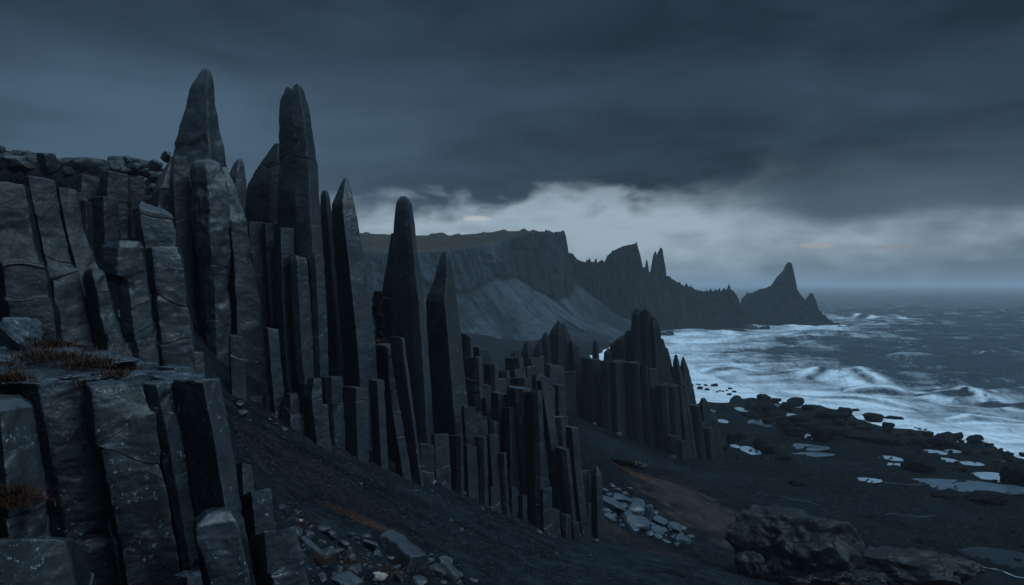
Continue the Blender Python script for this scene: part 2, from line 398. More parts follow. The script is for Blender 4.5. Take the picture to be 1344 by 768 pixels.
# ------------------------------------------------------------------ sea
us = np.concatenate([np.linspace(-900, 690, 60), np.linspace(700, 1440, 560), np.linspace(1450, 3200, 60)])
ds = np.concatenate([np.exp(np.linspace(math.log(60), math.log(700), 560)), np.exp(np.linspace(math.log(712), math.log(16000), 90))])
U, D = np.meshgrid(us, ds); X = (U - CX) / F * D
x, y = X.ravel(), D.ravel()
gnd = np.where(y < 600, gz0(x, np.minimum(y, 600)), -8)
depth = np.clip(-gnd, 0, 6)
ramp = sstep(0.15, 2.6, depth) * (1 - sstep(900, 2500, y))
zs = np.zeros(len(x)); r2 = random.Random(3)
wx = x + 6 * fbm(st3(x / 40, y / 40), 3, 51); wy = y + 6 * fbm(st3(x / 40 + 9, y / 40), 3, 52)
for (wl, am, ang) in [(46, .55, -1.75), (31, .42, -1.4), (22, .32, -1.95), (15, .2, -1.2), (11, .15, -2.2), (7.5, .09, -1.6), (5.2, .06, -1.0), (3.9, .045, -2.3)]:
    k = 2 * math.pi / wl; ph = k * (wx * math.cos(ang) + wy * math.sin(ang)) + r2.random() * 6.28
    env = 0.65 + 0.7 * fbm(st3(x / (wl * 2.2), y / (wl * 2.2)), 2, int(wl * 10))
    c = (1 - np.abs(np.sin(ph / 2))) * 2 - 0.72
    fade = 1 - sstep(wl * 40, wl * 90, y)
    zs += am * env * c * fade
zs = zs * ramp * 1.7
zs += ramp * 0.10 * fbm(st3(x / 2.5, y / 2.5), 4, 61) * (1 - sstep(150, 400, y))
foam_extra = np.zeros(len(x)); dark_extra = np.zeros(len(x))
def breaker(pts, h, wid, foam, front=0.45):
    global zs, foam_extra, dark_extra
    q = np.array([[(px - CX) / F * sea_d(px, py, 0), sea_d(px, py, 0)] for px, py in pts])
    n = 200; s = np.concatenate([[0], np.cumsum(np.linalg.norm(np.diff(q, axis=0), axis=1))]); ss = np.linspace(0, s[-1], n)
    cx_, cy_ = np.interp(ss, s, q[:, 0]), np.interp(ss, s, q[:, 1])
    cx_ += 1.2 * fbm(st3(ss / 7, ss * 0), 3, 5); cy_ += 2.0 * fbm(st3(ss / 9, ss * 0 + 3), 3, 6)
    sel = np.where((y > cy_.min() - 25) & (y < cy_.max() + 25) & (x > cx_.min() - 25) & (x < cx_.max() + 25))[0]
    for i in range(0, len(sel), 8000):
        I = sel[i:i + 8000]
        dx = x[I][:, None] - cx_[None]; dy = y[I][:, None] - cy_[None]
        dd2 = dx * dx + dy * dy; j = dd2.argmin(1); dist = np.sqrt(dd2[np.arange(len(I)), j])
        sgn = np.sign(dy[np.arange(len(I)), j]); tt = j / (n - 1.0)
        env = np.sin(np.pi * np.clip(tt, 0, 1)) ** 0.5 * np.clip(0.75 + 0.6 * fbm(st3(ss[j] / 8, ss[j] * 0), 2, 9), 0.15, 1.4)
        sd = dist * sgn          # + : seaward (behind the crest)
        prof = np.where(sd > 0, np.exp(-(sd / wid) ** 2), np.exp(-(sd / (wid * front)) ** 2))
        zs[I] += h * env * prof
        f = np.exp(-((sd - 0.3) / (wid * 0.22)) ** 2) + 0.9 * np.exp(-((sd + wid * 0.95) / (wid * 0.38)) ** 2)
        foam_extra[I] = np.maximum(foam_extra[I], foam * env * f)
        dark_extra[I] = np.maximum(dark_extra[I], env * foam * np.exp(-((sd + wid * 0.38) / (wid * 0.26)) ** 2))
breaker([(1105,512),(1150,513),(1195,517),(1230,522),(1265,519),(1300,530)], 2.0, 4.5, 0.9)
breaker([(1285,528),(1320,533),(1360,540),(1420,548)], 1.6, 4.5, 0.9)
breaker([(1050,500),(1085,494),(1120,494),(1160,504)], 1.6, 4.5, 0.8)
breaker([(1240,552),(1280,551),(1320,556),(1370,560)], 0.9, 3.0, 0.6)
breaker([(1190,478),(1240,473),(1290,474),(1344,484)], 1.9, 8.0, 0.12)
breaker([(1120,461),(1180,459),(1230,462)], 1.5, 7.0, 0.1)
breaker([(1100,419),(1130,417),(1160,415),(1200,418),(1275,419)], 1.6, 8.0, 1.2)
breaker([(920,489),(960,483),(1005,486)], 1.0, 5.0, 0.7)
breaker([(1160,389),(1180,388.5),(1200,389)], 1.5, 30.0, .9)
breaker([(1085,432),(1110,428),(1140,429)], 1.0, 7.0, 0.9)
breaker([(960,446),(1010,441),(1060,438)], .8, 7.0, 0.8)
breaker([(1020,464),(1060,460),(1095,461)], 1.4, 5.0, 0.3)
breaker([(1225,496),(1270,497),(1344,503),(1400,508)], 1.8, 5.5, 0.25)
breaker([(1055,447),(1095,444),(1135,446)], 1.4, 6.0, 0.35)
breaker([(1285,452),(1320,452),(1370,456)], 1.7, 8.0, 0.2)
breaker([(1195,441),(1235,440),(1275,443)], 1.6, 8.0, 0.25)
breaker([(1125,403),(1180,401),(1235,402)], 2.0, 16.0, 0.3)
breaker([(1250,410),(1300,409),(1344,411)], 1.8, 13.0, 0.2)
breaker([(1210,568),(1250,571),(1290,576),(1330,583)], 0.5, 2.2, 0.7)
breaker([(1080,522),(1130,527),(1180,534),(1225,540)], 0.8, 3.0, 0.8)
ix, iy = CX + F * x / y, HY + F * CZ / y
# how much foam the water carries, place by place
FC = []
for px, py, v in [(1344,600,1),(1270,583,1),(1200,566,1),(1130,556,1),(1050,536,1),(1000,524,1),(950,512,1),(905,495,1),(890,470,1),(880,450,.95),(860,440,.8),(930,436,.8),(1000,434,.85),(1050,430,.8),(1100,428,.7),(1150,431,.4),
                  (1344,585,.95),(1344,565,.9),(1344,550,.72),(1344,535,.5),(1344,515,.10),(1344,480,.05),(1344,440,.05),(1344,410,.08),(1344,390,.03),
                  (1270,570,.9),(1270,550,.85),(1270,535,.62),(1250,512,.2),(1250,490,.08),(1250,450,.06),(1250,420,.1),(1200,550,.95),(1200,535,.85),(1200,505,.3),(1180,490,.12),(1180,460,.1),(1180,432,.14),(1180,410,.1),
                  (1120,545,1),(1120,525,.9),(1120,505,.7),(1110,485,.25),(1100,465,.15),(1090,445,.3),(1110,410,.08),(1050,525,.95),(1050,508,.72),(1040,490,.4),(1030,472,.28),(1010,455,.4),(980,443,.75),
                  (990,510,.95),(980,495,.7),(960,478,.55),(950,462,.6),(930,450,.85),(920,485,.9),(910,465,.85),(1000,400,.05),(1150,395,.03),(1344,379,.0),(1000,379,0),(1230,379,0),(700,440,.8),(780,448,.6),(830,448,.9)]:
    FC.append((px / 160.0, math.log(sea_d(px, py, 0)) * 3.0, v))
FC = np.array(FC); kk = np.linalg.norm(FC[:, None, :2] - FC[None, :, :2], axis=-1) - 0.02 * np.eye(len(FC))
fw = np.linalg.solve(kk, FC[:, 2])
foam = np.empty(len(x)); Q = np.stack([ix / 160.0, np.log(np.minimum(y, 5000)) * 3.0], 1)
for i in range(0, len(x), 20000): foam[i:i + 20000] = np.linalg.norm(Q[i:i + 20000, None] - FC[None, :, :2], axis=-1) @ fw
foam = np.clip(foam, 0, 1.1) * (1 - sstep(1200, 3000, y))
fn = fbm(st3(x / 8 + .8 * fbm(st3(x / 12, y / 30), 3, 85), y / 20 + .5 * fbm(st3(x / 12, y / 30), 3, 86)), 6, 81, 0.62); fs = fbm(st3(x / 16, y / 4.5), 4, 82, .6)
foam = foam * 0.86 + 0.03 + np.maximum(foam_extra, 0) * 0.8 - 0.75 * dark_extra * (foam < 0.98)
foam = foam + (0.75 * fn + 0.5 * fs) * (0.45 + 0.55 * np.clip(1.2 - foam, 0, 1)) * (.35 + .65 * np.clip(foam * 3, 0, 1))
foam = np.maximum(foam, 0.5 * sstep(1.0, 1.7, zs / 1.6) * sstep(0, .15, fs) * (y < 500))
edge = (depth < 0.35) & (gnd > -0.35)
foam = np.where(edge, np.maximum(foam, 0.95), foam)
verts = np.stack([x, y, zs], 1)
me = mesh_from('sea', verts, [grid_faces(len(ds), len(us))])
attr(me, 'foam', np.clip(foam, -0.3, 1.3))
m, nt, b = material('sea_water')
pos = nt.new('ShaderNodeNewGeometry').outputs['Position']
a = nt.new('ShaderNodeAttribute', attribute_name='foam').outputs['Fac']
l1 = nt.noise(nt.scale(pos, (0.9, 0.30, 0.5)), 1.0, 8, 0.70, 1.2); l2 = nt.noise(nt.scale(pos, (0.10, 0.28, 0.1)), 1.0, 5, 0.62, 0.5)
fa = nt.math('ADD', a, nt.math('ADD', nt.math('MULTIPLY', nt.math('SUBTRACT', l1, 0.5), 1.05), nt.math('MULTIPLY', nt.math('SUBTRACT', l2, 0.5), 0.8)))
ff = nt.math('POWER', nt.mapr(fa, 0.15, 1.08, 0, 1), 1.25)
nt.l.new(nt.mix(ff, c4(0.018, 0.036, 0.049), c4(0.84, 0.89, 0.92)), b.inputs['Base Color'])
nt.l.new(nt.mapr(ff, 0, 0.5, 0.22, 0.7), b.inputs['Roughness'])
b.inputs['IOR'].default_value = 1.33
h = nt.math('ADD', nt.math('MULTIPLY', nt.noise(nt.scale(pos, (0.25, 0.5, 0.3)), 1.0, 8, 0.65, 0.6), 1.0), nt.math('MULTIPLY', l1, 0.3))
bp = nt.new('ShaderNodeBump'); nt.set(bp, 'Height', h); nt.set(bp, 'Strength', 0.6); nt.set(bp, 'Distance', 1.0)
nt.l.new(bp.outputs[0], b.inputs['Normal'])
link('sea', me, m, kind='structure', label='rough grey blue sea with white surf', cat='sea')

# ------------------------------------------------------------------ rock columns
ORD = ['first','second','third','fourth','fifth','sixth','seventh','eighth','ninth','tenth','eleventh','twelfth','thirteenth','fourteenth','fifteenth','sixteenth','seventeenth','eighteenth','nineteenth','twentieth',
       'twenty-first','twenty-second','twenty-third','twenty-fourth','twenty-fifth','twenty-sixth','twenty-seventh','twenty-eighth','twenty-ninth','thirtieth']

def section(e, seed, kind=0):
    """outline of a column seen from above, x across the view, y away; e places the front arris"""
    r = random.Random(seed); j = lambda a: (r.random() - .5) * a
    if kind == 1:      # two front arrises
        e2 = min(.75, e + .7)
        p = [(-1, .15 + j(.3)), (e, -.85), (e2, -1), (1, -.1 + j(.3)), (.55 + j(.2), 1), (-.6 + j(.2), 1)]
    elif kind == 2:    # thin slab
        p = [(-1, 0), (-.8, -.9), (e, -1), (.85, -.8), (1, 0.1), (.6, .9), (-.7, .9)]
    else:
        p = [(-1, .05 + j(.3)), (e, -1), (1, -.05 + j(.3)), (.6 + j(.3), .95), (-.55 + j(.3), 1)]
    return np.array(p)

def outline(poly, bev, k):
    out = []; n = len(poly)
    for i in range(n):
        v, a, b = poly[i], poly[i - 1], poly[(i + 1) % n]
        da, db = a - v, b - v
        ba = min(.3, bev / max(np.linalg.norm(da), .01)); bb = min(.3, bev / max(np.linalg.norm(db), .01))
        A, B = v + da * ba, v + db * bb
        out += [A, .25 * A + .5 * v + .25 * B, B]
        nb_ = b + (v - b) * min(.3, bev / max(np.linalg.norm(db), .01))
        for t in range(1, k): out.append(B + (nb_ - B) * t / k)
    o = np.array(out)
    o[:, 0] = (o[:, 0] - o[:, 0].min()) / (o[:, 0].max() - o[:, 0].min()) * 2 - 1
    return o

def prism(prof, d, e=0.2, seed=0, kind=0, rough=0.05, cracks=1.0, top=None, ty=0.0, ext=1.2, ds=0.9, bev=0.06, k=4, step=None, dl=0.0, crack_at=None):
    """one basalt column: rows (py, x left, x right) of its outline at distance d, top first -> local verts, faces, base point"""
    r = random.Random(seed * 7 + 1)
    prof = np.array(sorted(prof), float)
    pyb = prof[-1, 0]
    sl = (prof[-1, 1:] - prof[-2, 1:]) / max(1, (prof[-1, 0] - prof[-2, 0]))
    ep = ext * F / d
    prof = np.vstack([prof, [pyb + ep, *(prof[-1, 1:] + np.clip(sl, -.25, .25) * ep)]])
    hpx = prof[-1, 0] - prof[0, 0]
    step = step or max(1.6, hpx / 150)
    n = max(8, int(hpx / step))
    rows = np.linspace(prof[0, 0], prof[-1, 0], n)
    # crack rows get their own tight rings
    hw_m = np.mean(prof[:, 2] - prof[:, 1]) / 2 / F * d
    if crack_at is None:
        nc = int(cracks * hpx / 90 + r.random())
        crack_at = [prof[0, 0] + hpx * (0.12 + 0.8 * r.random()) for _ in range(nc)]
    for c in crack_at: rows = np.concatenate([rows, [c - .9, c, c + .9]])
    rows = np.unique(np.sort(rows)); n = len(rows)
    xl = np.interp(rows, prof[:, 0], prof[:, 1]); xr = np.interp(rows, prof[:, 0], prof[:, 2])
    cx = ((xl + xr) / 2 - CX) / F * d; hw = (xr - xl) / 2 / F * d
    zz = CZ - (rows - HY) / F * d
    o = outline(section(e, seed, kind), bev, k); m_ = len(o)
    # pieces between cracks sit slightly out of line
    ctl = []; offx = np.zeros(n); offy = np.zeros(n); scl = np.ones(n)
    for c in crack_at:
        a, b_, s_ = (r.random() - .5) * .10 * hw_m, (r.random() - .5) * .14 * hw_m, 1 + (r.random() - .5) * .06
        sel = rows > c
        offx[sel] = a; offy[sel] = b_; scl[sel] = s_
        scl[np.abs(rows - c) < .5] *= 0.95; ctl.append((c, (r.random() - .5) * .7, (r.random() - .5) * .7))
    hwd = np.minimum(hw, hw_m * 1.6) * ds
    px_ = cx[:, None] + offx[:, None] + (hw * scl)[:, None] * o[None, :, 0]
    yc = d + dl * (zz - zz[-1]) + (hwd.max() - hwd) * 0.35
    py_ = yc[:, None] + offy[:, None] + (hwd * scl)[:, None] * o[None, :, 1]
    pz_ = np.repeat(zz[:, None], m_, 1)
    for (c, ta_, tb_) in ctl:
        wv = np.exp(-((rows - c) / max(7.0, .35 * hw_m * F / d)) ** 2)
        pz_ = pz_ + wv[:, None] * hw_m * (ta_ * o[None, :, 0] + tb_ * o[None, :, 1] + .16 * np.sin(3 * o[None, :, 0] + c))
    # relief
    q = st3(px_ / hw_m, py_ / hw_m, pz_ / hw_m)
    nr = np.sqrt(o[:, 0] ** 2 + o[:, 1] ** 2)
    nx, ny = o[:, 0] / nr, o[:, 1] / nr
    big = fbm(q * [0.8, .8, .45], 3, seed + 3); lv = fbm(q * [1.0, 1.0, .8] + 31, 3, seed + 5) * 3.2; lf = lv - np.floor(lv); chis = (np.floor(lv) + sstep(.80, 1.0, lf)) * .42; fine = fbm(q * 5.0, 3, seed + 8)
    chip = -np.maximum(0, fbm(q * [1.6, 1.6, 1.1], 2, seed + 11) - 0.28) * 2.2
    disp = (rough * (0.9 * big + 0.75 * chis + 0.25 * fine + chip)).reshape(n, m_) * np.minimum(hw, hw_m)[:, None]
    px_ = px_ + disp * nx[None]; py_ = py_ + disp * ny[None]
    # shaped top
    lift = np.zeros((n, m_))
    def topz(sx, sy):
        t = np.zeros_like(sx)
        if top is not None:
            tp = np.array(top, float); t = t + np.interp(sx, tp[:, 0], tp[:, 1]) / F * d
        return t - ty * sy * hw[0]
    lt = topz(o[:, 0], o[:, 1]); L = max(0.3 * hw_m, 2.2 * np.abs(lt).max())
    wgt = np.clip(1 - (zz[0] - zz) / L, 0, 1)
    pz_ = pz_ + wgt[:, None] * lt[None]
    verts = [np.stack([px_, py_, pz_], -1).reshape(-1, 3)]
    # cap
    crings = []
    for tt, up in ((0.93, 0.035), (0.6, 0.06), (0.3, 0.06)):
        sx, sy = o[:, 0] * tt, o[:, 1] * tt
        cxv = cx[0] + (hw[0] * scl[0]) * sx; cyv = yc[0] + (hwd[0] * scl[0]) * sy
        nz = fbm(st3(cxv / hw_m * 2.2, cyv / hw_m * 2.2, np.full(m_, seed * 1.7)), 3, seed + 2) * rough * 1.8 * hw[0]
        crings.append(np.stack([cxv, cyv, zz[0] + up * hw[0] * .8 + topz(sx, sy) + nz * (1 if tt < .9 else .5)], -1))
    verts += crings + [np.array([[cx[0], yc[0], zz[0] + .05 * hw[0] + float(topz(np.zeros(1), np.zeros(1))[0])]])]
    V = np.concatenate(verts)
    faces = [grid_faces(n, m_, True)[:, ::-1]]
    i = np.arange(m_); j = (i + 1) % m_
    prev = 0
    for cidx in range(3):
        st = n * m_ + cidx * m_
        faces.append(np.stack([prev + i, prev + j, st + j, st + i], 1)); prev = st
    faces.append(np.stack([prev + i, prev + j, np.full(m_, len(V) - 1)], 1))
    # outline runs counter-clockwise or not: fix winding
    area = np.sum(o[:, 0] * np.roll(o[:, 1], -1) - np.roll(o[:, 0], -1) * o[:, 1])
    if area < 0: faces = [f[:, ::-1] for f in faces]
    base = np.array([cx[-1], d, CZ - (pyb - HY) / F * d])
    return V - base, faces, base

def column(name, prof, d, mat, label=None, cat='rock column', group=None, parent=None, **kw):
    V, Fc, base = prism(prof, d, **kw)
    me = mesh_from(name, V, Fc, True, 27)
    if parent is not None: return link(name, me, mat, parent, loc=tuple(base - np.array(parent.location)))
    return link(name, me, mat, None, tuple(base), label, cat, group)

# ---- the great pinnacles
A = empty('rock_pinnacle', tuple(P(265, 525, 24)), 'tallest pinnacle, a crooked horn rising from broad fluted shoulders', 'rock pinnacle', 'great basalt pinnacles')
column('spire', [(86,260,267),(90,257,270.5),(98,253,274),(108,246,276),(114,243.5,276.5),(122,242.5,277),(140,239,280),(160,233,284),(176,228.5,287),(186,225.5,289),(193,226,291),(203,223,293),(215,219,295),(240,206,302),(270,193,313),(320,186,322),(420,192,334)], 26, M_MID, parent=A, seed=1, e=.15, kind=1, rough=.085, bev=.1, ext=2, cracks=.3, k=6)
column('shoulder', [(207,221,229),(216,213,231),(232,204,233),(252,193,238),(282,184,243),(330,181,248),(420,196,256),(480,208,262),(520,226,272)], 25.4, M_MID, parent=A, seed=2, e=.1, rough=.09, ext=2, k=6)
column('slab', [(206,224,246),(240,222,249),(300,226,250.5),(400,237,255),(500,249,268)], 24.6, M_MID, parent=A, seed=3, e=-.2, rough=.05, ext=2)
column('face_column', [(210,256,280),(214,250,288),(222,249,294),(240,249,299),(300,250.5,303),(380,262,303),(460,267,304),(528,270,309)], 24.1, M_MID, parent=A, seed=4, e=-.45, kind=1, rough=.13, ext=2, k=6, bev=.08)
column('shoulder', [(219,286,295),(235,287,303),(262,290,313),(290,295,323),(320,300,327),(400,303,342),(480,305,350),(524,310,352)], 24.9, M_MID, parent=A, seed=5, e=-.35, rough=.10, ext=2, k=6, bev=.08)
column('rock_horn', [(208,310,316),(212,306.5,318.5),(220,302,320),(232,297,322),(255,294,324),(330,292,326)], 30, M_MID, 'small rounded horn of dark rock between the two tallest pinnacles', 'rock pinnacle', seed=6, e=.3, rough=.07, ext=5)
B = empty('rock_pinnacle', tuple(P(395, 530, 24)), 'second tallest pinnacle, a straight tower ending in two small tips', 'rock pinnacle', 'great basalt pinnacles')
column('tower', [(114,370,398),(126,366.5,401),(150,365,407),(180,364,411),(210,364,415),(240,363,418),(270,362,420),(330,362,424),(400,362,427),(500,368,431)], 25, M_MID, parent=B, seed=7, e=.05, kind=1, rough=.05, ext=3, k=6, bev=.07, top=[(-1,-7),(-.7,0),(-.45,0),(0,-4),(.3,1),(.6,3),(.8,0),(1,-9)])
column('fin', [(188,359,367),(198,352,368),(212,343,368),(226,334,368),(243,325,368),(262,323,368),(292,322,368)], 26.3, M_MID, parent=B, seed=8, e=.5, rough=.05, ext=3, ds=.5, k=6)
column('lower_column', [(292,324,348),(360,328,354),(430,334,360),(530,342,366)], 25.6, M_MID, parent=B, seed=9, e=-.5, rough=.05, ext=2)
column('lower_column', [(294,343,366),(360,347,370),(430,352,377),(535,359,384)], 25.3, M_MID, parent=B, seed=10, e=-.3, rough=.05, ext=2)
column('lower_column', [(300,360,386),(400,362,390),(500,368,396),(512,372,396)], 24.5, M_MID, parent=B, seed=11, e=-.1, rough=.04, ext=.4)
column('face_panel', [(333,379,402),(345,379,404),(400,381,408),(480,386,412),(505,390,413),(514,395,408)], 24.1, M_MID, parent=B, seed=12, e=-.6, kind=1, rough=.05, ext=.2, top=[(-1,0),(1,-6)])
column('face_panel', [(338,402,425),(400,406,429),(490,410,431),(500,412,431)], 24.3, M_MID, parent=B, seed=13, e=-.5, kind=1, rough=.07, ext=.3, top=[(-1,-8),(0,2),(1,4)])
column('rock_column', [(250,422,429),(258,420,432),(300,419,438),(400,421,450),(505,428,458)], 27.3, M_MID, 'narrow dark column wedged between the two tipped tower and the blade pinnacle', seed=14, e=.4, rough=.05, ext=3, group='great basalt pinnacles')
column('rock_pinnacle', [(233,450,454),(238,447,457),(246,443.5,460),(258,438.5,463),(268,434,465.5),(300,435,471.5),(350,439,480),(400,443,487),(450,447,493),(512,452,497)], 26.6, M_MID, 'smooth blade shaped pinnacle with a single curved tip', 'rock pinnacle', 'great basalt pinnacles', seed=15, e=.12, rough=.035, ext=3, k=6, cracks=.2)
E_ = empty('rock_pinnacle', tuple(P(540, 590, 30)), 'tall slender pinnacle with a rounded tip and a long vertical crack', 'rock pinnacle', 'great basalt pinnacles')
column('shaft', [(257,525,532),(262,520.5,537),(270,518.5,540.5),(290,516.5,543.5),(330,514,548),(400,513,558),(500,515,566),(600,521,571)], 30, M_MID, parent=E_, seed=16, e=.3, kind=1, rough=.035, ext=3, k=6, cracks=.2)
column('slab', [(306,513,523),(318,511,525),(340,508,527),(365,504,528),(382,501,530),(470,503,532),(560,512,540)], 30.8, M_MID, parent=E_, seed=17, e=.6, rough=.04, ext=2, k=6)
column('rock_pinnacle', [(330,580.5,587.5),(338,577,590.5),(352,573,593.5),(372,568,596.5),(388,560,598),(396,558.5,599.5),(450,561,606),(500,563,611),(545,566,616),(585,570,616)], 32, M_MID, 'thick blunt pinnacle with a rough flaky tip, nearest the stepped columns', 'rock pinnacle', 'great basalt pinnacles', seed=18, e=.3, rough=.05, ext=3, k=6, cracks=.3)
# dark broken rock in the cleft between two pinnacles
column('rock_outcrop', [(382,490,510),(400,489,514),(430,490,516),(470,492,520)], 33, M_LAVA, 'dark crumbling rock filling the cleft beside the tall slender pinnacle', 'rock outcrop', seed=19, rough=.3, ext=3, k=6, bev=.3)

# ---- columns along rows: (profile or box, distance, front arris, extra)
def box(xl, xr, t, b, sh=0, tw=0.0): return [(t, xl + tw, xr - tw), (b, xl + sh, xr + sh)]
def row(items, mat, group, where, seed0, cnt='column', cat='rock column', grow=2.2, **kw0):
    items = sorted(items, key=lambda q: q[0][0][1] + q[0][0][2])
    for i, it in enumerate(items):
        prof, d = it[0], it[1]; kw = dict(kw0); kw.update(it[2] if len(it) > 2 else {})
        r = random.Random(seed0 + i)
        prof = [(p[0], p[1] - grow, p[2] + grow) if p[2] - p[1] > 9 else p for p in prof]
        w = prof[0][2] - prof[0][1]; wb = max(p[2] - p[1] for p in prof); h = prof[-1][0] - prof[0][0]
        lean = (prof[-1][1] + prof[-1][2] - prof[0][1] - prof[0][2]) / 2 / h
        word = 'pointed' if w < .62 * wb else ('squat' if h < 1.9 * wb else ('slender' if h > 6 * wb else ('tall' if h > 3.6 * wb else 'stubby')))
        tail = ' leaning inland' if lean > .14 else ''
        kw.setdefault('e', r.uniform(-.6, .3)); kw.setdefault('kind', r.choice([0, 0, 1]))
        if 'top' not in kw and word != 'pointed':
            a = r.uniform(-2.2, 2.2); kw['top'] = [(-1, a), (1, -a)]
            kw.setdefault('ty', r.uniform(-.12, .2))
        ordw = ORD[i] if i < len(ORD) else 'last'
        lab = f"{word} basalt column{tail}, {ordw} from the hill end {where}"
        column('basalt_column', prof, d, mat, lab, cat, group, seed=seed0 + i * 3, **kw)

row([(box(302,318,441,525,4), 22.6), (box(347,363,431,538,9), 23.2), (box(450,481,509,570,2), 24.6), (box(486,502,499,582,4), 25.2), (box(494,520,453,566,8), 27),
     ([(443,514,529),(470,516,532),(598,536,549)], 26.2, dict(e=.35)), (box(509,524,541,590,8), 25.7),
     (box(423,446,495,552,3), 24.3, dict(rough=.10))], M_MID, 'columns at the foot of the great pinnacles', 'at the pinnacles\' foot', 100, ext=1.0, rough=.06)
row([(box(550,567,583,615,2), 28.5), (box(568,587,570,622,2), 28.8), (box(590,606,572,634,1), 29.4), (box(607,621,534,590,4), 30.6), (box(608,624,585,643,2), 30.4), (box(623,637,573,645,2), 30.6),
     (box(637,650,571,656,6), 31.3), (box(652,662,595,662,4), 31.4), (box(622,637,545,600,2), 32.5), (box(637,652,552,600,2), 33), (box(633,648,522,580,2), 35.5), (box(617,631,542,580,2), 33.5)], M_MID, 'short columns stepping down the scree', 'of the short stepped row', 200, ext=1.2, rough=.07, ty=.15)
row([([(516,646,664),(660,649,667)], 34.3), ([(535,664,678),(664,666,682)], 33.8), ([(509,668,694),(560,671,697),(668,682,702)], 34.0, dict(kind=1, e=-.35)), ([(514,691,709),(560,694,711),(680,697,714)], 33.4, dict(e=-.2, rough=.07)),
     ([(500,706,717),(540,712,724),(600,720,735),(690,729,742)], 36.2, dict(e=-.2)), ([(547,724,743),(600,727,745),(690,733,750)], 37.5), ([(588,731,745),(640,735,750),(695,742,755)], 35.6), ([(561,744,757),(620,748,762),(698,757,771)], 36.2),
     ([(618,761,772),(700,764,776)], 37.6), ([(613,782,785),(625,778,788),(700,779,791)], 37.2, dict(top=[(-1,0),(1,0)])), ([(625,770,780),(700,773,783)], 38)], M_MID, 'tall columns of the stepped bank', 'in the tall flat-topped bank', 300, ext=1.5, rough=.045)
row([(box(709,722,642,684,1), 33.2), (box(720,733,668,700,0), 33.4), (box(735,747,675,708,1), 34), (box(680,690,650,676,0), 32.8), (box(668,678,640,670,0), 32.6), (box(641,650,640,662,1), 31), (box(748,758,684,708,2), 34.4), (box(768,776,660,700,0), 36.6)], M_MID, 'stumps standing before the tall bank', 'among the stumps before the tall bank', 400, ext=.8, rough=.09, ty=.2)
row([(box(612,630,470,545,4), 39), (box(621,641,457,530,4), 44, dict(top=[(-1,2),(1,-3)])), (box(636,652,478,560,4), 40.5), (box(652,668,487,560,3), 43), (box(663,688,486,560,2), 45), (box(640,664,520,570,2), 38.5), (box(668,690,497,570,3), 43.5),
     (box(688,706,482,560,3), 52), (box(700,722,494,570,3), 50), (box(722,740,506,572,2), 53), (box(708,726,508,575,2), 47), (box(604,618,440,520,3), 42, dict(top=[(-1,4),(1,-4)])), (box(695,712,470,560,2), 58), (box(716,738,480,556,2), 60), (box(664,684,470,540,2), 56), (box(645,662,498,560,2),41), (box(628,642,505,560,2),40)], M_MID, 'broken columns behind the stepped bank', 'behind the stepped bank', 500, ext=2.5, rough=.09, ty=.15)
# ---- the far cluster by the beach
def peak(name, prof, d, label, seed, **kw):
    column(name, prof, d, M_FAR, label, 'rock peak', 'dark peaks of the far cluster', seed=seed, **kw)
row([([(420.5,732,733),(424,730,736),(430,726,739),(439,721,741),(460,720,742),(550,719,744)], 83.0, dict(e=.2,kind=0)), ([(424,739.5,740.5),(428,737.5,743),(434,736.5,745.5),(445,736,749),(470,736,752),(550,735,755)], 83.6, dict(e=.0,kind=0)), ([(436,715.8,716.8),(440,713,719),(448,709,722),(470,707,724),(550,706,726)], 82.7, dict(e=.3,kind=0)), ([(446,708,709),(452,704,711),(461,699.5,713),(480,698,714),(550,697,716)], 82.4, dict(e=.3,kind=0)),
     ([(447,749,752),(456,747,758),(480,746,763),(550,746,766)], 83), ([(458,757,760),(466,755,765),(490,754,769),(550,753,772)], 83.4)], M_FAR, 'jagged columns of the two-shouldered peak', 'of the two-shouldered peak', 607, ext=4, rough=.06, cat='rock peak', grow=.4)
peak('rock_peak', [(448,690,694),(453,687,696.5),(462,684,699),(480,682,703),(530,680,708)], 73, 'thumb shaped dark peak beside the two-shouldered peak', 602, rough=.06, ext=4)
peak('rock_peak', [(461,674,679),(466,670,682),(474,667,685),(500,664,690),(530,662,692)], 71, 'low rounded dark peak nearest the stepped bank', 603, rough=.08, ext=4)
peak('rock_spike', [(446,780,783.5),(450,778.5,785),(466,777.5,786.5),(500,776,788)], 86, 'thin lone rock spike standing against the surf', 604, rough=.05, ext=4)
row([([(434,824,830),(440,820,834),(500,818,838)], 85), ([(441,815,821),(446,810,826),(500,808,830)], 85.3), ([(447,808,813),(453,803,817),(500,800,820)], 85.6), ([(458,798,802),(463,794,808),(500,792,812)], 86)], M_FAR, 'stepped shoulder columns below the highest crown', 'of the stepped shoulder below the highest crown', 660, ext=4, rough=.06, grow=1.5)
peak('rock_peak', [(455,754,764),(470,744,776),(500,740,790),(560,735,800)], 92, 'dark low ridge joining the far cluster peaks', 606, rough=.12, ext=5, k=8, ds=.5)
row([([(405,834,839),(412,832,842),(440,830,844),(490,828,846)], 84.5), ([(403,846,849),(408,842.5,852),(440,842,856),(495,843,860)], 84, dict(top=[(-1,-3),(0,2),(1,-4)])), ([(417,854,862),(430,853.5,864),(470,856,868),(510,858,870)], 83.6, dict(top=[(-1,-2),(0,1),(1,-2)])),
     ([(445,864,871),(470,866,876),(512,868,882)], 84), ([(457,870,877),(480,871,881),(520,872,886)], 84.6), ([(466,886.5,889.5),(476,884,892),(500,883,897),(550,884,906)], 84), ([(469,896.5,898.5),(478,894,902),(500,892,906),(530,893,914),(555,895,918)], 84.6)],
    M_FAR, 'crown columns of the far cluster', 'along the far cluster\'s crest', 620, ext=4, rough=.05)
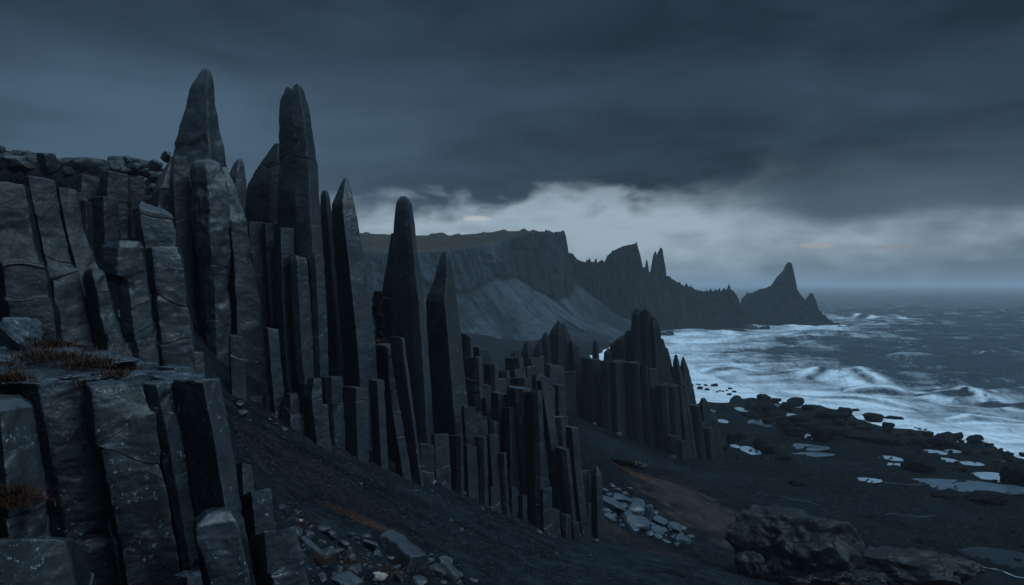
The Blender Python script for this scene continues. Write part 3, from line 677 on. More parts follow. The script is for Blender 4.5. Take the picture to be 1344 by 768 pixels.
row([(box(765,786,471,548,2), 81), (box(784,797,476,552,2), 81.5), (box(790,805,475,562,3), 79.6), (box(804,818,474,572,3), 79.2), (box(815,830,475,580,2), 80), ([(476,822,837),(584,828,842)], 78.8), ([(480,832,847),(584,844,857)], 79.2, dict(e=.3)),
     ([(484,846,860),(586,856,868)], 79.8), ([(505,862,876),(584,867,880)], 78.6), ([(506,875,888),(588,879,893)], 78.9), ([(507,885,896),(586,894,905)], 79.6), ([(507,893,902),(588,902,912)], 80.2),
     ([(532,906,916),(560,909,920),(592,912,924)], 80.5), ([(523,921,926),(532,919,930),(590,922,934)], 83), ([(540,930,936),(550,929,940),(592,932,943)], 83.6), ([(556,938,942),(570,937,946),(594,938,948)], 84), ([(562,924,934),(594,925,937)], 81), ([(555,916,926),(594,917,929)],81.4), (box(877,890,572,600,2), 77.5), (box(889,899,578,600,1), 77), (box(752,766,478,550,2), 84), (box(738,753,488,548,2), 80)],
    M_FAR, 'front columns of the far cluster', 'along the far cluster\'s front', 640, ext=3, rough=.05, cracks=.6)

# ---- the left hillside cliff
row([([(262,-80,-18),(490,-70,24)], 15.6), ([(245,-32,28),(300,-26,40),(490,0,84)], 15.4, dict(e=.1)), ([(238,20,66),(300,34,78),(490,66,130)], 16.0, dict(e=.2)), ([(250,58,98),(300,68,107),(400,90,143),(490,112,176)], 16.4, dict(e=.35)),
     ([(354,113,128),(358,110,133),(372,112,138),(490,134,172)], 16.0, dict(e=.3, bev=.2))], M_HILL, 'leaning columns of the hillside cliff', 'in the leaning hillside cliff', 700, ext=1.5, rough=.10, k=6, step=3)
row([([(262,118,152),(308,118,155)], 23), ([(228,132,166),(268,130,167)], 25), ([(266,100,118),(300,98,120)], 22), ([(234,168,187),(265,166,188)], 26), ([(255,92,112),(290,92,114)], 24), ([(232,100,130),(262,98,132)], 25.5)],
    M_HILL, 'squared blocks below the hill crest', 'below the hill crest', 730, ext=1.2, rough=.08, cat='rock block', k=5)
column('rock_block', [(276,176,216),(282,172,226),(300,174,230),(332,180,236)], 21.5, M_MID, 'pale topped wedge shaped block against the tallest pinnacle', 'rock block', seed=751, rough=.08, ty=.5, ext=.6, e=-.2, k=6)
column('rock_column', [(318,134,184),(326,130,188),(358,127,190),(364,146,191),(410,153,197),(450,158,203),(492,163,209)], 18.4, M_MID, 'stack of broken blocks forming a column left of the tallest pinnacle', 'rock column', seed=752, rough=.10, ext=1.0, crack_at=[361, 402, 432, 441], e=-.4, k=6, kind=1)
column('rock_column', [(326,188,236),(340,188,240),(400,194,248),(450,200,254),(480,204,256)], 19.2, M_MID, 'chipped column with white scars in front of the tallest pinnacle', 'rock column', seed=753, rough=.12, ext=1.5, e=-.15, k=6, crack_at=[392, 445])
column('rock_block', [(462,240,266),(500,236,270),(520,238,272)], 19.8, M_MID, 'angular wedge at the foot of the chipped column', 'rock block', seed=754, rough=.1, ext=1, e=.1)
column('rock_block', [(500,206,246),(520,204,246)], 17.4, M_MID, 'low cracked block between the chipped column and the near slab', 'rock block', seed=755, rough=.1, ext=1.2)
# fractured wedge pieces under the two-tipped tower
for i, (pr, lab) in enumerate([([(517,372,390),(540,370,394)], 'dark wedge of broken rock under the two-tipped tower'), ([(497,404,420),(520,394,424),(552,398,428)], 'pale angular wedge under the two-tipped tower'), ([(522,315,345),(540,310,348)], 'small low block under the tallest pinnacle\'s face'),
                               ([(516,345,356),(542,342,358)], 'little upright wedge at the foot of the lower columns'), ([(532,412,430),(556,410,432)], 'triangular chunk of rock sunk in the top of the scree')]):
    column('rock_wedge', pr, 22.9 + i * .1, M_MID, lab, 'rock', 'broken wedges under the pinnacles', seed=770 + i, rough=.1, ext=.8)

# ---- the near block of columns in the corner
GN = 'near columns in the corner'
kn = dict(rough=.075, k=9, step=2.2, bev=.06, ext=.6)
column('basalt_column', [(500,34,104),(560,44,122),(640,60,138),(768,88,158),(860,100,175)], 8.7, M_NEAR, 'dark near column between the low scarred block and the pale flecked column', group=GN, seed=801, e=-.75, kind=1, **kn)
column('basalt_column', [(504,108,188),(560,118,206),(640,136,222),(768,160,240),(860,172,255)], 8.5, M_NEAR, 'broad near column with a pale flecked face and a dark side', group=GN, seed=802, e=-.3, **kn)
column('basalt_column', [(502,187,231),(560,200,245),(640,216,256),(720,232,266),(860,246,286)], 8.7, M_NEAR, 'narrow recessed near column beside the pale flecked one', group=GN, seed=803, e=-.5, kind=1, **kn)
column('basalt_column', [(500,226,286),(520,228,289),(560,236,298),(640,250,310),(768,270,334),(860,284,350)], 8.6, M_NEAR, 'outermost near column with a dark face and a thin lit edge', group=GN, seed=804, e=.72, cracks=0, **kn)
column('basalt_column', [(524,-46,24),(534,-48,38),(600,-46,50),(700,-40,66),(860,-30,84)], 7.7, M_NEAR, 'low block with crossing scars at the edge of the near columns', group=GN, seed=805, e=.6, **kn)
column('basalt_stump', [(672,264,302),(682,250,311),(700,249,316),(740,262,324),(860,285,346)], 7.9, M_NEAR, 'broken stump with white flecks leaning on the outermost near column', 'rock stump', GN, seed=806, e=-.35, **{**kn, 'rough': .09})
column('basalt_stump', [(612,302,330),(650,300,336),(720,306,342)], 9.8, M_NEAR, 'smallest and highest pale stump behind the outermost near column', 'rock stump', GN, seed=807, e=.4, ty=.5, **kn)
column('basalt_stump', [(650,312,354),(670,315,358),(760,322,370)], 9.3, M_NEAR, 'middle stump with slanted top beside the scree', 'rock stump', GN, seed=808, e=.1, ty=.3, top=[(-1,-3),(1,8)], **kn)
column('basalt_stump', [(700,326,388),(720,328,393),(768,336,404),(860,345,420)], 8.7, M_NEAR, 'largest lowest stump with a hooked pale top edge beside the scree', 'rock stump', GN, seed=809, e=-.1, ty=.3, top=[(-1,-6),(.4,2),(1,8)], **kn)
column('rock_block', [(712,-70,84),(768,-66,100),(860,-60,120)], 6.3, M_NEAR, 'wet speckled block with a flat top in the bottom corner', 'rock block', GN, seed=810, e=.3, ty=.28, **{**kn, 'rough': .04})
column('rock_block', [(756,228,262),(860,226,275)], 7.3, M_NEAR, 'stub of rock poking up between the near columns', 'rock block', GN, seed=811, e=.3, **kn)

# ------------------------------------------------------------------ loose rocks
_ico = {}
def ico(n):
    if n not in _ico:
        bm = bmesh.new(); bmesh.ops.create_icosphere(bm, subdivisions=n, radius=1.0)
        bm.verts.ensure_lookup_table()
        _ico[n] = (np.array([v.co[:] for v in bm.verts]), np.array([[v.index for v in f.verts] for f in bm.faces])); bm.free()
    return _ico[n]
def rock_mesh(name, dims, seed, sub=3, planes=13, rough=.06, sharp=32, scar=.025, crag=.12):
    r = np.random.default_rng(seed)
    v, f = ico(sub)
    N = r.normal(size=(planes, 3)); N /= np.linalg.norm(N, axis=1)[:, None]; N[0] = [0, 0, 1]
    h = r.uniform(.62, .98, planes); h[0] = r.uniform(.55, .8)
    dt = np.maximum(v @ N.T, 1e-3)
    rr = np.minimum(np.min(h[None] / dt, 1), 1.12)
    rr = rr * (1 + rough * fbm(v * 2.2 + seed % 97, 4, seed % 1000) + rough * .5 * fbm(v * 7 + 3, 2, seed % 500))
    lv = fbm(v * 1.1 + seed % 31, 3, seed % 700, .4) * 3.5; lf = lv - np.floor(lv); rr = rr * (1 + scar * (np.floor(lv) + sstep(.7, 1, lf)))
    if sub > 4: rr = rr * (1 + crag * (.28 - np.abs(fbm(v * 1.5 + seed % 53, 4, seed % 400, .45)) * 1.6))
    v = v * rr[:, None] * np.array(dims)[None]
    return mesh_from(name, v, [f], True, sharp)
def put_rock(name, px, py, wpx, hpx, mat, label, group=None, cat='rock', d=None, seed=None, sub=3, planes=13, rough=.06, depth=.8, sink=.3, rz=None, tilt=None):
    """rock whose foot stands on the ground at pixel row py + half its height"""
    seed = seed if seed is not None else int(px * 13 + py * 7)
    r = random.Random(seed)
    d = d or ground_d(px, py + hpx * .35, gz)
    w = wpx / 2 / F * d; h = hpx / 2 / F * d
    x_ = (px - CX) / F * d; z0 = float(gz(x_, d)[0])
    me = rock_mesh(name, (w * 1.08, w * depth, h * 1.15), seed, sub, planes, rough, scar=.03 if sub > 4 else .025, crag=.24 if mat is M_LAVA else .14)
    o = link(name, me, mat, None, (x_, d, z0 + h * (1 - sink)), label, cat, group)
    o.rotation_euler = (tilt[0] if tilt else r.uniform(-.12, .12), tilt[1] if tilt else r.uniform(-.15, .15), rz if rz is not None else r.uniform(-.4, .4))
    return o
# two big lava boulders low on the beach
put_rock('lava_boulder', 1036, 738, 156, 124, M_LAVA, 'big craggy lava boulder with a flat top, nearest of all beach rocks', 'two craggy boulders on the sand', 'boulder', d=37, seed=5, sub=6, planes=15, rough=.07, depth=.7, sink=.45, rz=.1, tilt=(.05,.06))
put_rock('lava_boulder', 1182, 726, 165, 72, M_LAVA, 'long rough lava boulder touching the big flat-topped one', 'two craggy boulders on the sand', 'boulder', d=38.5, seed=29, sub=6, planes=15, rough=.08, depth=.5, sink=.45, rz=-.05, tilt=(0,.03))
for (px, py, w, h, lab) in [(985,752,40,40,'dark angular chunk at the inland end of the big flat-topped boulder'),(1092,716,52,40,'angular chunk wedged between the two lava boulders'),(1135,708,44,26,'dark angular block on the inland end of the long lava boulder'),(1232,722,48,34,'dark angular block at the seaward end of the long lava boulder'),(1200,744,52,24,'low angular slab in front of the long lava boulder'),(1150,746,40,22,'small angular block before the middle of the long lava boulder'),(1040,766,60,22,'angular slab at the foot of the big flat-topped boulder')]:
    put_rock('boulder', px, py, w, h, M_LAVA, lab, 'angular blocks around the lava boulders', 'boulder', d=35.8 if py > 735 else 37.2, seed=px, sub=5, planes=11, rough=.07, sink=.2)
put_rock('boulder', 1080, 742, 60, 34, M_LAVA, 'small craggy lump in front of the gap between the lava boulders', None, 'boulder', d=35.5, seed=31, sub=5, rough=.2)
# boulders in the surf and on the beach, each told apart
for (px, py, w, h, lab) in [(1207,612,42,22,'large smooth black boulder beside the widest pale pool'),(1338,626,46,34,'black boulder cut by the picture edge beside the bright pool'),(1235,581,34,20,'dark block shaped boulder at the water\'s edge'),
        (1279,577,20,10,'flat topped black boulder standing alone in the foam'),(1250,574,26,10,'low dark rock just seaward of the block shaped boulder'),(1262,588,18,8,'small pointed rock among foam near the block shaped boulder'),
        (1147,550,26,14,'tallest rock of the surf cluster in the white foam'),(1170,551,24,10,'long low rock of the surf cluster in the white foam'),(1166,559,14,8,'little rock in front of the surf cluster'),(1122,541,14,8,'lone round rock offshore of the boulder bank'),(1136,562,14,6,'small flat rock below the surf cluster'),
        (1080,573,28,26,'big round boulder at the end of the boulder bank'),(1100,570,18,14,'rock pressed against the big round boulder'),(1116,572,18,10,'pointed rock past the big round boulder'),(1033,535,14,14,'round upright boulder topping the boulder bank'),
        (1094,547,40,16,'wide dark rock at the seaward end of the boulder bank'),(1106,541,22,12,'rock lying on the wide dark rock'),(1046,551,30,12,'mid-bank dark rock below the upright boulder'),(1055,562,34,14,'landward dark rock in the boulder bank'),(1015,541,22,10,'rock beside the pools of the boulder bank'),
        (1002,530,18,10,'rock near the inner end of the boulder bank'),(1020,553,24,10,'low rock between the small bright pools'),(1040,568,30,12,'low broad rock facing the pale pool'),
        (998,586,14,18,'upright pointed boulder at the small bright pool'),(1010,592,20,14,'black boulder beside the upright pointed one'),(1028,603,18,9,'black boulder resting alone on grey sand'),(972,574,12,10,'small boulder on sand by the far cluster'),(960,578,12,14,'upright stone at the seaward end of the far cluster'),(949,590,9,9,'knob of rock against the far cluster\'s last column'),
        (1045,634,20,7,'low black rock embedded in the grey sand'),(1238,649,36,9,'flat dark rock in front of the widest pale pool'),(1300,655,50,16,'broad low dark rock beside the bright pool'),(1150,578,60,12,'long low black ledge at the foam edge'),(1210,580,24,9,'low black ledge next to the block shaped boulder'),
        (1298,596,12,7,'small dark rock at the wash line'),(1322,598,14,9,'dark knob at the wash line near the bright pools'),(1213,712,26,9,'dark flat stone behind the lava boulders')]:
    r_ = px in (1207, 1279, 1235)
    put_rock('boulder', px, py, w, h, M_WET, lab, 'boulders on the black beach', 'boulder', planes=12 if r_ else 10, rough=.09, sub=5, sink=.15, depth=.8)
LR = random.Random(5)
def scatter(n, poly, wr, mat, label, group, name='stone', hr=(.4, .75), sub=3, planes=12, cat='rock', depth=.9, sink=.35, maxd=999, rough=.06, pts=None, tiltmax=.25):
    P2 = np.array(poly, float); k = 0; tries = 0; got = []
    while k < n and tries < n * 60:
        tries += 1
        px = LR.uniform(P2[:, 0].min(), P2[:, 0].max()); py = LR.uniform(P2[:, 1].min(), P2[:, 1].max())
        ins = False; j = len(P2) - 1
        for i in range(len(P2)):
            if (P2[i, 1] > py) != (P2[j, 1] > py) and px < (P2[j, 0] - P2[i, 0]) * (py - P2[i, 1]) / (P2[j, 1] - P2[i, 1]) + P2[i, 0]: ins = not ins
            j = i
        if not ins: continue
        w = wr[0] + (wr[1] - wr[0]) * LR.random() ** 2.2
        if any((px - a) ** 2 + ((py - b) * 1.6) ** 2 < ((w + c) * .42) ** 2 for a, b, c in got): continue
        d = ground_d(px, py, gz)
        if d > maxd: continue
        got.append((px, py, w))
        put_rock(name, px, py, w, w * LR.uniform(*hr), mat, label, group, cat, seed=LR.randrange(10 ** 6), sub=sub, planes=planes, rough=rough, depth=depth, sink=sink, rz=LR.uniform(-3.1, 3.1), tilt=(LR.uniform(-tiltmax, tiltmax), LR.uniform(-tiltmax, tiltmax)))
        k += 1
scatter(75, [(985,522),(1040,528),(1090,540),(1125,560),(1130,580),(1060,580),(1010,556),(975,545)], (6, 24), M_WET, 'small black boulder of the rocky bank along the surf', 'small boulders of the surf bank', 'boulder', hr=(.45,.8), sink=.1, sub=4, planes=9, rough=.10)
scatter(40, [(1125,568),(1200,562),(1344,592),(1344,608),(1210,588),(1130,578)], (5, 17), M_WET, 'black boulder scattered along the waterline toward the picture edge', 'boulders along the waterline', 'boulder', hr=(.45,.75), sub=4, planes=9, rough=.1, sink=.12)
scatter(14, [(905,505),(930,503),(970,512),(960,520),(915,512)], (4, 10), M_WET, 'small dark rock awash in surf beyond the far cluster', 'rocks awash beyond the far cluster', 'boulder', hr=(.4,.6))
scatter(34, [(1130,575),(1344,606),(1344,640),(1250,625),(1150,600)], (4, 12), M_WET, 'small black stone strewn between the beach pools', 'stones strewn between the beach pools', 'stone', hr=(.4,.7), planes=9, sink=.15)
scatter(16, [(940,572),(985,580),(1040,600),(1060,618),(1000,606),(950,600)], (3, 11), M_WET, 'dark stone strewn on sand past the far cluster', 'stones past the far cluster', 'stone')
scatter(20, [(838,575),(900,590),(935,590),(945,598),(900,606),(850,592)], (4, 13), M_FAR, 'grey rubble stone at the foot of the far cluster', 'rubble along the far cluster\'s foot', 'stone', hr=(.5,.8))
scatter(18, [(762,535),(790,540),(815,560),(812,572),(785,560),(762,548)], (4, 14), M_STONE, 'pale rubble stone heaped in the gap behind the far columns', 'rubble in the gap of the far cluster', 'stone', hr=(.5,.9))
scatter(8, [(1230,680),(1344,680),(1344,760),(1275,720)], (4, 12), M_WET, 'dark stone lying on wet sand near the corner pool', 'stones near the corner pool', 'stone', hr=(.3,.5))
# the heap of flat pale slabs
hp = [(790,638),(812,638),(850,668),(905,700),(918,716),(890,718),(840,700),(800,688),(792,670)]
for (px, py, w, h, lab) in [(815,657,27,13,'round pale slab near the top of the slab heap'),(803,666,34,15,'dark sided slab at the edge of the heap nearest the columns'),(835,668,34,14,'largest pale slab in the middle of the heap'),(834,686,34,12,'flat oval slab in the lower middle of the heap'),(822,677,26,9,'tilted slab overlapping the oval slab'),(800,682,14,8,'small white edged slab at the foot of the last column'),(866,688,18,13,'pale rounded slab on the seaward half of the heap'),(885,696,18,12,'dark edged block on the seaward half of the heap'),(863,700,20,12,'split pale slab low on the heap'),(895,708,22,10,'long dark slab at the seaward end of the heap')]:
    put_rock('flat_slab', px, py, w, h, M_SLAB, lab, 'slabs of the pale rock heap', 'rock slab', planes=10, rough=.04, sub=4, depth=1.0, sink=.05, tilt=(.25, .2))
put_rock('upright_slab', 851, 677, 10, 26, M_SLAB, 'pale slab standing upright in the middle of the heap', 'slabs of the pale rock heap', 'rock slab', planes=10, sub=4, sink=.1)
scatter(58, hp, (7, 17), M_SLAB, 'pale flat slab lying in the heap past the stepped bank', 'slabs of the pale rock heap', 'flat_slab', hr=(.35,.6), sub=4, planes=10, cat='rock slab', sink=.1, rough=.04, tiltmax=.4, depth=1.0)
scatter(46, [(300,522),(345,540),(450,574),(560,618),(700,690),(790,708),(800,716),(690,700),(550,630),(440,588),(330,556),(298,534)], (4, 15), M_MID, 'broken stone lying where the scree meets the column wall', 'stones at the foot of the column wall', 'stone', hr=(.5,.8), planes=9, sink=.2, tiltmax=.6)
scatter(14, [(395,560),(560,640),(700,705),(640,720),(480,650)], (3, 9), M_STONE, 'lone grey stone resting on the upper scree', 'stones on the upper scree', 'stone', hr=(.4,.7), sub=2, planes=9)
# long dark rock by the rust coloured sand
put_rock('rock_ledge', 812, 606, 44, 9, M_WET, 'long low dark ledge tapering inland beside the rust coloured sand', None, 'rock', seed=71, sub=4, depth=.35, rough=.15, rz=-.2)
put_rock('rock_ledge', 836, 611, 24, 13, M_LAVA, 'black jagged rock at the end of the long ledge above rusty sand', None, 'rock', seed=72, sub=4, rough=.2)
put_rock('flat_slab', 826, 642, 8, 4, M_STONE, 'little flat stone on sand above the slab heap', None, 'rock', seed=73)
# rubble at the foot of the scree
V, Fc, bs = prism([(700,0,40),(760,0,40)], 19)
def lying_column(px, py, L, R, rz, tilt, label, seed, mat=M_STONE, name='fallen_column'):
    d = ground_d(px, py + 8, gz); x_ = (px - CX) / F * d; z0 = float(gz(x_, d)[0])
    o = outline(section(.2, seed, 1), .12, 4); n = 26; m_ = len(o)
    t = np.linspace(-1, 1, n); v = np.stack([np.repeat((t * L)[:, None], m_, 1), o[None, :, 0] * R + 0 * t[:, None], o[None, :, 1] * R * .85 + 0 * t[:, None]], -1).reshape(-1, 3)
    v = v + 0.15 * R * np.stack([fbm(v * 3 / R * .4 + k * 7, 3, seed + k) for k in range(3)], 1)
    V = np.concatenate([v, [[-L, 0, 0], [L, 0, 0]]]); i = np.arange(m_); j = (i + 1) % m_
    fc = [grid_faces(n, m_, True), np.stack([i, j, np.full(m_, n * m_)], 1)[:, ::-1], np.stack([(n - 1) * m_ + i, (n - 1) * m_ + j, np.full(m_, n * m_ + 1)], 1)]
    me = mesh_from(name, V, fc, True, 38)
    ob = link(name, me, mat, None, (x_, d, z0 + R * .55), label, 'rock')
    ob.rotation_euler = (0, tilt, rz)
lying_column(527, 730, .50, .29, -.75, .30, 'fallen column piece with a blunt dark end on the lower scree', 21)
lying_column(590, 754, .26, .2, -.6, .5, 'short grey broken piece just past the fallen column', 22)
put_rock('rubble_block', 452, 764, 44, 26, M_STONE, 'biggest pale block at the bottom of the rubble strip', None, 'rock', seed=95, sub=4, planes=9, sink=.3)
lying_column(412, 722, .30, .10, -.6, .4, 'pale splinter of rock beside the largest stump', 24)
put_rock('pale_stone', 497, 756, 19, 13, M_PALE, 'cream coloured stone beside the fallen column piece', None, 'stone', seed=81, sub=3)
put_rock('pale_stone', 392, 685, 11, 5, M_PALE, 'small cream coloured stone at the top of the rubble strip', None, 'stone', seed=82, sub=3)
put_rock('rust_stone', 38, 724, 18, 9, M_ORANGE, 'rust orange chip lying on the wet speckled block', None, 'stone', seed=83, sub=3, d=6.0)
scatter(105, [(362,668),(385,665),(430,690),(500,705),(600,740),(625,768),(400,768),(395,720)], (5, 26), M_STONE, 'grey stone in the rubble strip below the scree', 'stones of the rubble strip', 'stone', hr=(.35,.7), sub=3, sink=.25, tiltmax=.5)
scatter(10, [(560,640),(700,700),(850,745),(700,745)], (3, 7), M_STONE, 'single stone lying on the bare scree', 'stones on the bare scree', 'stone', hr=(.35,.6), sub=2)
put_rock('flat_slab', 886, 755, 26, 9, M_WET, 'flat dark stone alone on the sand below the slab heap', None, 'rock', seed=84)
# crest of the hill
crest = [(0,205),(30,212),(60,222),(75,232),(100,232),(150,226),(185,226),(200,222)]
for i in range(80):
    px = -20 + 228 * (i + LR.random()) / 80; py = np.interp(px, [q[0] for q in crest], [q[1] for q in crest]); w = LR.uniform(8, 27)
    put_rock('crest_boulder', px, py + LR.uniform(-1, 9), w, w * LR.uniform(.5, .8), M_HILL, 'dark boulder on the skyline of the near hill', 'boulders along the hill crest', 'boulder', d=LR.uniform(37, 43), seed=9000 + i, sub=3, planes=9, sink=.1, rough=.08)
for (px, py, w, h, lab) in [(218,206,13,15,'round boulder perched against the tallest pinnacle'),(203,217,15,16,'boulder just below the perched round one'),(62,212,26,26,'big skyline boulder above the leaning cliff'),(25,214,50,24,'widest skyline boulder at the top of the leaning cliff'),(90,225,12,14,'small upright stone on the hill skyline')]:
    x_ = (px - CX) / F * 29; me = rock_mesh('crest_boulder', (w / 2 / F * 29 * 1.1, w / 2 / F * 29, h / 2 / F * 29 * 1.2), px, 4, 14, .07)
    link('crest_boulder', me, M_MID, None, tuple(P(px, py, 29)), lab, 'boulder', 'boulders along the hill crest')
scatter(45, [(75,245),(200,235),(190,320),(130,330),(110,350),(95,280)], (5, 20), M_HILL, 'broken dark stone on the ledges of the near hill', 'stones on the hill ledges', 'stone', hr=(.4,.7), tiltmax=.5)
# cap slabs, boulder on the near block
def cap(px, py, d, w, dep, th, label, seed, name='cap_slab', rz=0.0, planes=9, mat=M_CAP):
    me = rock_mesh(name, (w / 2, dep / 2, th / 2), seed, 6, planes, .10, 34)
    o = link(name, me, mat, None, tuple(P(px, py, d)), label, 'rock slab', 'slabs capping the near columns'); o.rotation_euler = (.05, .02, rz)
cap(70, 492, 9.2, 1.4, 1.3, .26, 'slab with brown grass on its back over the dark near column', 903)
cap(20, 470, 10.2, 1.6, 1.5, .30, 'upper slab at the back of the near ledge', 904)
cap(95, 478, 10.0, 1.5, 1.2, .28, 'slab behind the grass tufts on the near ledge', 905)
R2 = random.Random(77)
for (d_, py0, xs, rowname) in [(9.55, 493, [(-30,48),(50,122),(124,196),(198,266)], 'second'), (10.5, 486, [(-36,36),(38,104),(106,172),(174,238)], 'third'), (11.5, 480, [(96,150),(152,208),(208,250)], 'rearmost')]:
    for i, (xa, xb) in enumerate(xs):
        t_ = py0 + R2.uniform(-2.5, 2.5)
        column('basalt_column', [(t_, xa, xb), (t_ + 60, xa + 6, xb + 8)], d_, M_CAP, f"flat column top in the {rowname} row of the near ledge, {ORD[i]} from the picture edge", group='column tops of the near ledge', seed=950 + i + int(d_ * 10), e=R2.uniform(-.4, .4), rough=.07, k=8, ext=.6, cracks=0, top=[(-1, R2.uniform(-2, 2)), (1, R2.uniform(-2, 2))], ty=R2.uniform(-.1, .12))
me = rock_mesh('wet_boulder', (.29, .26, .25), 913, 5, 16, .06)
link('wet_boulder', me, M_SLAB, None, tuple(P(22, 434, 10.2)), 'shiny wet grey boulder resting on the near ledge by the grass', 'boulder')

# ------------------------------------------------------------------ dry grass and gravel
gv, gf = [], []
def tuft(px, py, d, n, L, spread):
    c = P(px, py, d)
    for _ in range(int(n * 1.7)):
        b = c + np.array([RNG.normal(0, spread), RNG.normal(0, spread * .7), RNG.normal(0, .015)])
        an = RNG.uniform(0, 6.28); l = L * RNG.uniform(.4, 1.2); lean = RNG.uniform(.5, 1.4)
        dr = np.array([math.cos(an), math.sin(an), 0]); sd = np.array([-math.sin(an), math.cos(an), 0]) * RNG.uniform(.003, .006) * d / 9
        i0 = len(gv)
        for t in (0, .4, .75, 1.0):
            p = b + dr * l * lean * t ** 1.4 * .8 + np.array([0, 0, l * (t - .55 * t * t * lean)])
            w = sd * (1 - t * .85); gv.append(p - w); gv.append(p + w)
        for k in range(3): gf.append([i0 + 2 * k, i0 + 2 * k + 1, i0 + 2 * k + 3, i0 + 2 * k + 2])
for (px, py, d, n, L, s) in [(50,470,9.5,200,.20,.14),(85,472,9.4,260,.20,.16),(110,480,9.2,260,.18,.14),(130,478,9.4,160,.16,.10),(65,455,10,160,.2,.12),(152,492,9.0,150,.10,.09),(15,500,8.3,220,.2,.10),(25,660,7.4,320,.22,.12),(10,650,7.4,160,.24,.1),(105,505,8.6,40,.12,.04),(35,480,9.6,160,.2,.14),
                             (120,470,10.4,240,.2,.2),(70,462,10.6,200,.2,.2),(160,486,10.2,160,.14,.14),(30,492,9.2,160,.16,.14),(378,548,23.6,200,.2,.5),(400,556,23.8,200,.18,.45),(430,572,24.5,120,.16,.5),(500,752,15.2,220,.16,.22),(545,750,16,160,.15,.2),(410,735,12.6,160,.15,.18),(450,740,13.4,120,.14,.2),(385,690,13.3,90,.14,.2),(500,450,27.5,60,.25,.1),(160,330,24,160,.25,.4),(325,295,26,80,.25,.2)]:
    if px > 340 and py > 500: d = ground_d(px, py, gz)
    tuft(px, py, d, n, L, s)
me = mesh_from('dry_grass', np.array(gv), [np.array(gf)], True)
link('dry_grass', me, M_GRASS, kind='stuff', label='brown dry grass tufts growing between the near rocks', cat='grass')
# gravel
sv, sf = [], []
v0, f0 = ico(1)
n = 0
pts = []
while n < 20000:
    px = RNG.uniform(290, 1344); py = RNG.uniform(520, 768)
    if px < 900 and py < 520 + (px - 290) * .42: continue
    if px > 880 and py < 600: continue
    pts.append((px, py)); n += 1
pts = np.array(pts)
dd = np.exp(np.linspace(math.log(9), math.log(130), 260))
gx = (pts[:, 0:1] - CX) / F * dd[None]
hh = gz0(gx.ravel(), np.repeat(dd[None], len(pts), 0).ravel()).reshape(len(pts), -1)
hit = (CZ - (pts[:, 1:2] - HY) / F * dd[None]) < hh
idx = hit.argmax(1); ok = hit.any(1)
gd = dd[idx]; gx0 = (pts[:, 0] - CX) / F * gd
gzv = gz(gx0, gd) + detail(gx0, gd)
for i in range(len(pts)):
    if not ok[i]: continue
    s = (0.5 + 1.9 * RNG.random() ** 6) / F * gd[i] * (1.0 if gd[i] < 40 else .7)
    v = v0 * (1 + RNG.uniform(-.3, .3, (len(v0), 1))) * np.array([s * RNG.uniform(.7, 1.5), s * RNG.uniform(.7, 1.5), s * .6])
    sf.append(f0 + len(v0) * len(sv)); sv.append(v + np.array([gx0[i], gd[i], gzv[i] + s * .15]))
me = mesh_from('gravel', np.concatenate(sv), [np.concatenate(sf)], False)
link('gravel', me, M_GRAVEL, kind='stuff', label='fine dark gravel scattered over the scree and sand', cat='gravel')

# ------------------------------------------------------------------ far cliff
#      sky            rim              cliff foot       slope           toe
KEY = [((380,302,440),(380,338,330),(380,395,322),(390,430,300),(400,470,270)),
       ((470,305,430),(470,334,332),(472,392,324),(490,425,300),(520,455,275)),
       ((545,309,425),(545,332,336),(560,388,328),(590,420,300),(625,452,275)),
       ((600,308,415),(600,330,340),(618,380,330),(650,415,305),(690,449,285)),
       ((633,305,405),(640,324,344),(648,362,335),(690,412,312),(745,447,292)),
       ((660,303,400),(668,316,350),(676,362,338),(722,408,318),(780,445,298)),
       ((686,302.5,395),(694,308,356),(700,378,344),(745,415,325),(805,443,305)),
       ((715,306,392),(718,308,360),(728,392,350),(765,422,335),(822,442,315)),
       ((738,307,385),(741,308,365),(744,388,356),(785,418,345),(838,440,328)),
       ((741,312,384),(743,314,368),(752,372,362),(800,412,352),(852,439,340)),
       ((745,345,384),(747,348,374),(760,372,368),(812,414,362),(866,438,352))]
K = np.array(KEY, float)      # s, row, 3
S = 620; sk = np.linspace(0, 1, len(K)); s = np.linspace(0, 1, S)
sw = np.interp(s, np.linspace(0, 1, len(K)), sk)
rows = []; kinds = []
R_ = [np.stack([np.interp(s, sk, K[:, r, c]) for c in range(3)], 1) for r in range(5)]
def world(a): return np.stack([(a[:, 0] - CX) / F * a[:, 2], a[:, 2], CZ - (a[:, 1] - HY) / F * a[:, 2]], 1)
R_ = [world(a) for a in R_]
back = R_[0].copy(); back[:, 1] += 120; back[:, 2] -= 8
toe2 = R_[4].copy(); toe2[:, 1] -= 12; toe2[:, 2] = -2.5
RR = [back] + R_ + [toe2]; NN = [6, 14, 44, 40, 40, 6]
allr = []; kd = []
for i, nn in enumerate(NN):
    for t in np.linspace(0, 1, nn, endpoint=(i == len(NN) - 1)):
        allr.append(RR[i] * (1 - t) + RR[i + 1] * t); kd.append(i + t)
V = np.stack(allr); kd = np.array(kd); nr_ = len(kd)
sl = np.cumsum(np.concatenate([[0], np.linalg.norm(np.diff(R_[1][:, :2], axis=0), axis=1)]))
SS, KK = np.meshgrid(sl, kd)
cl = sstep(1.7, 2.05, KK) * (1 - sstep(2.9, 3.15, KK))          # cliff band
ta = sstep(2.9, 3.2, KK) * (1 - sstep(5.2, 6, KK))              # talus band
pl = 1 - sstep(1.8, 2.05, KK)
fl = fbm(st3(SS / 3.6, KK * .5), 4, 301); fl2 = fbm(st3(SS / 1.3, KK * 1.2), 3, 302)
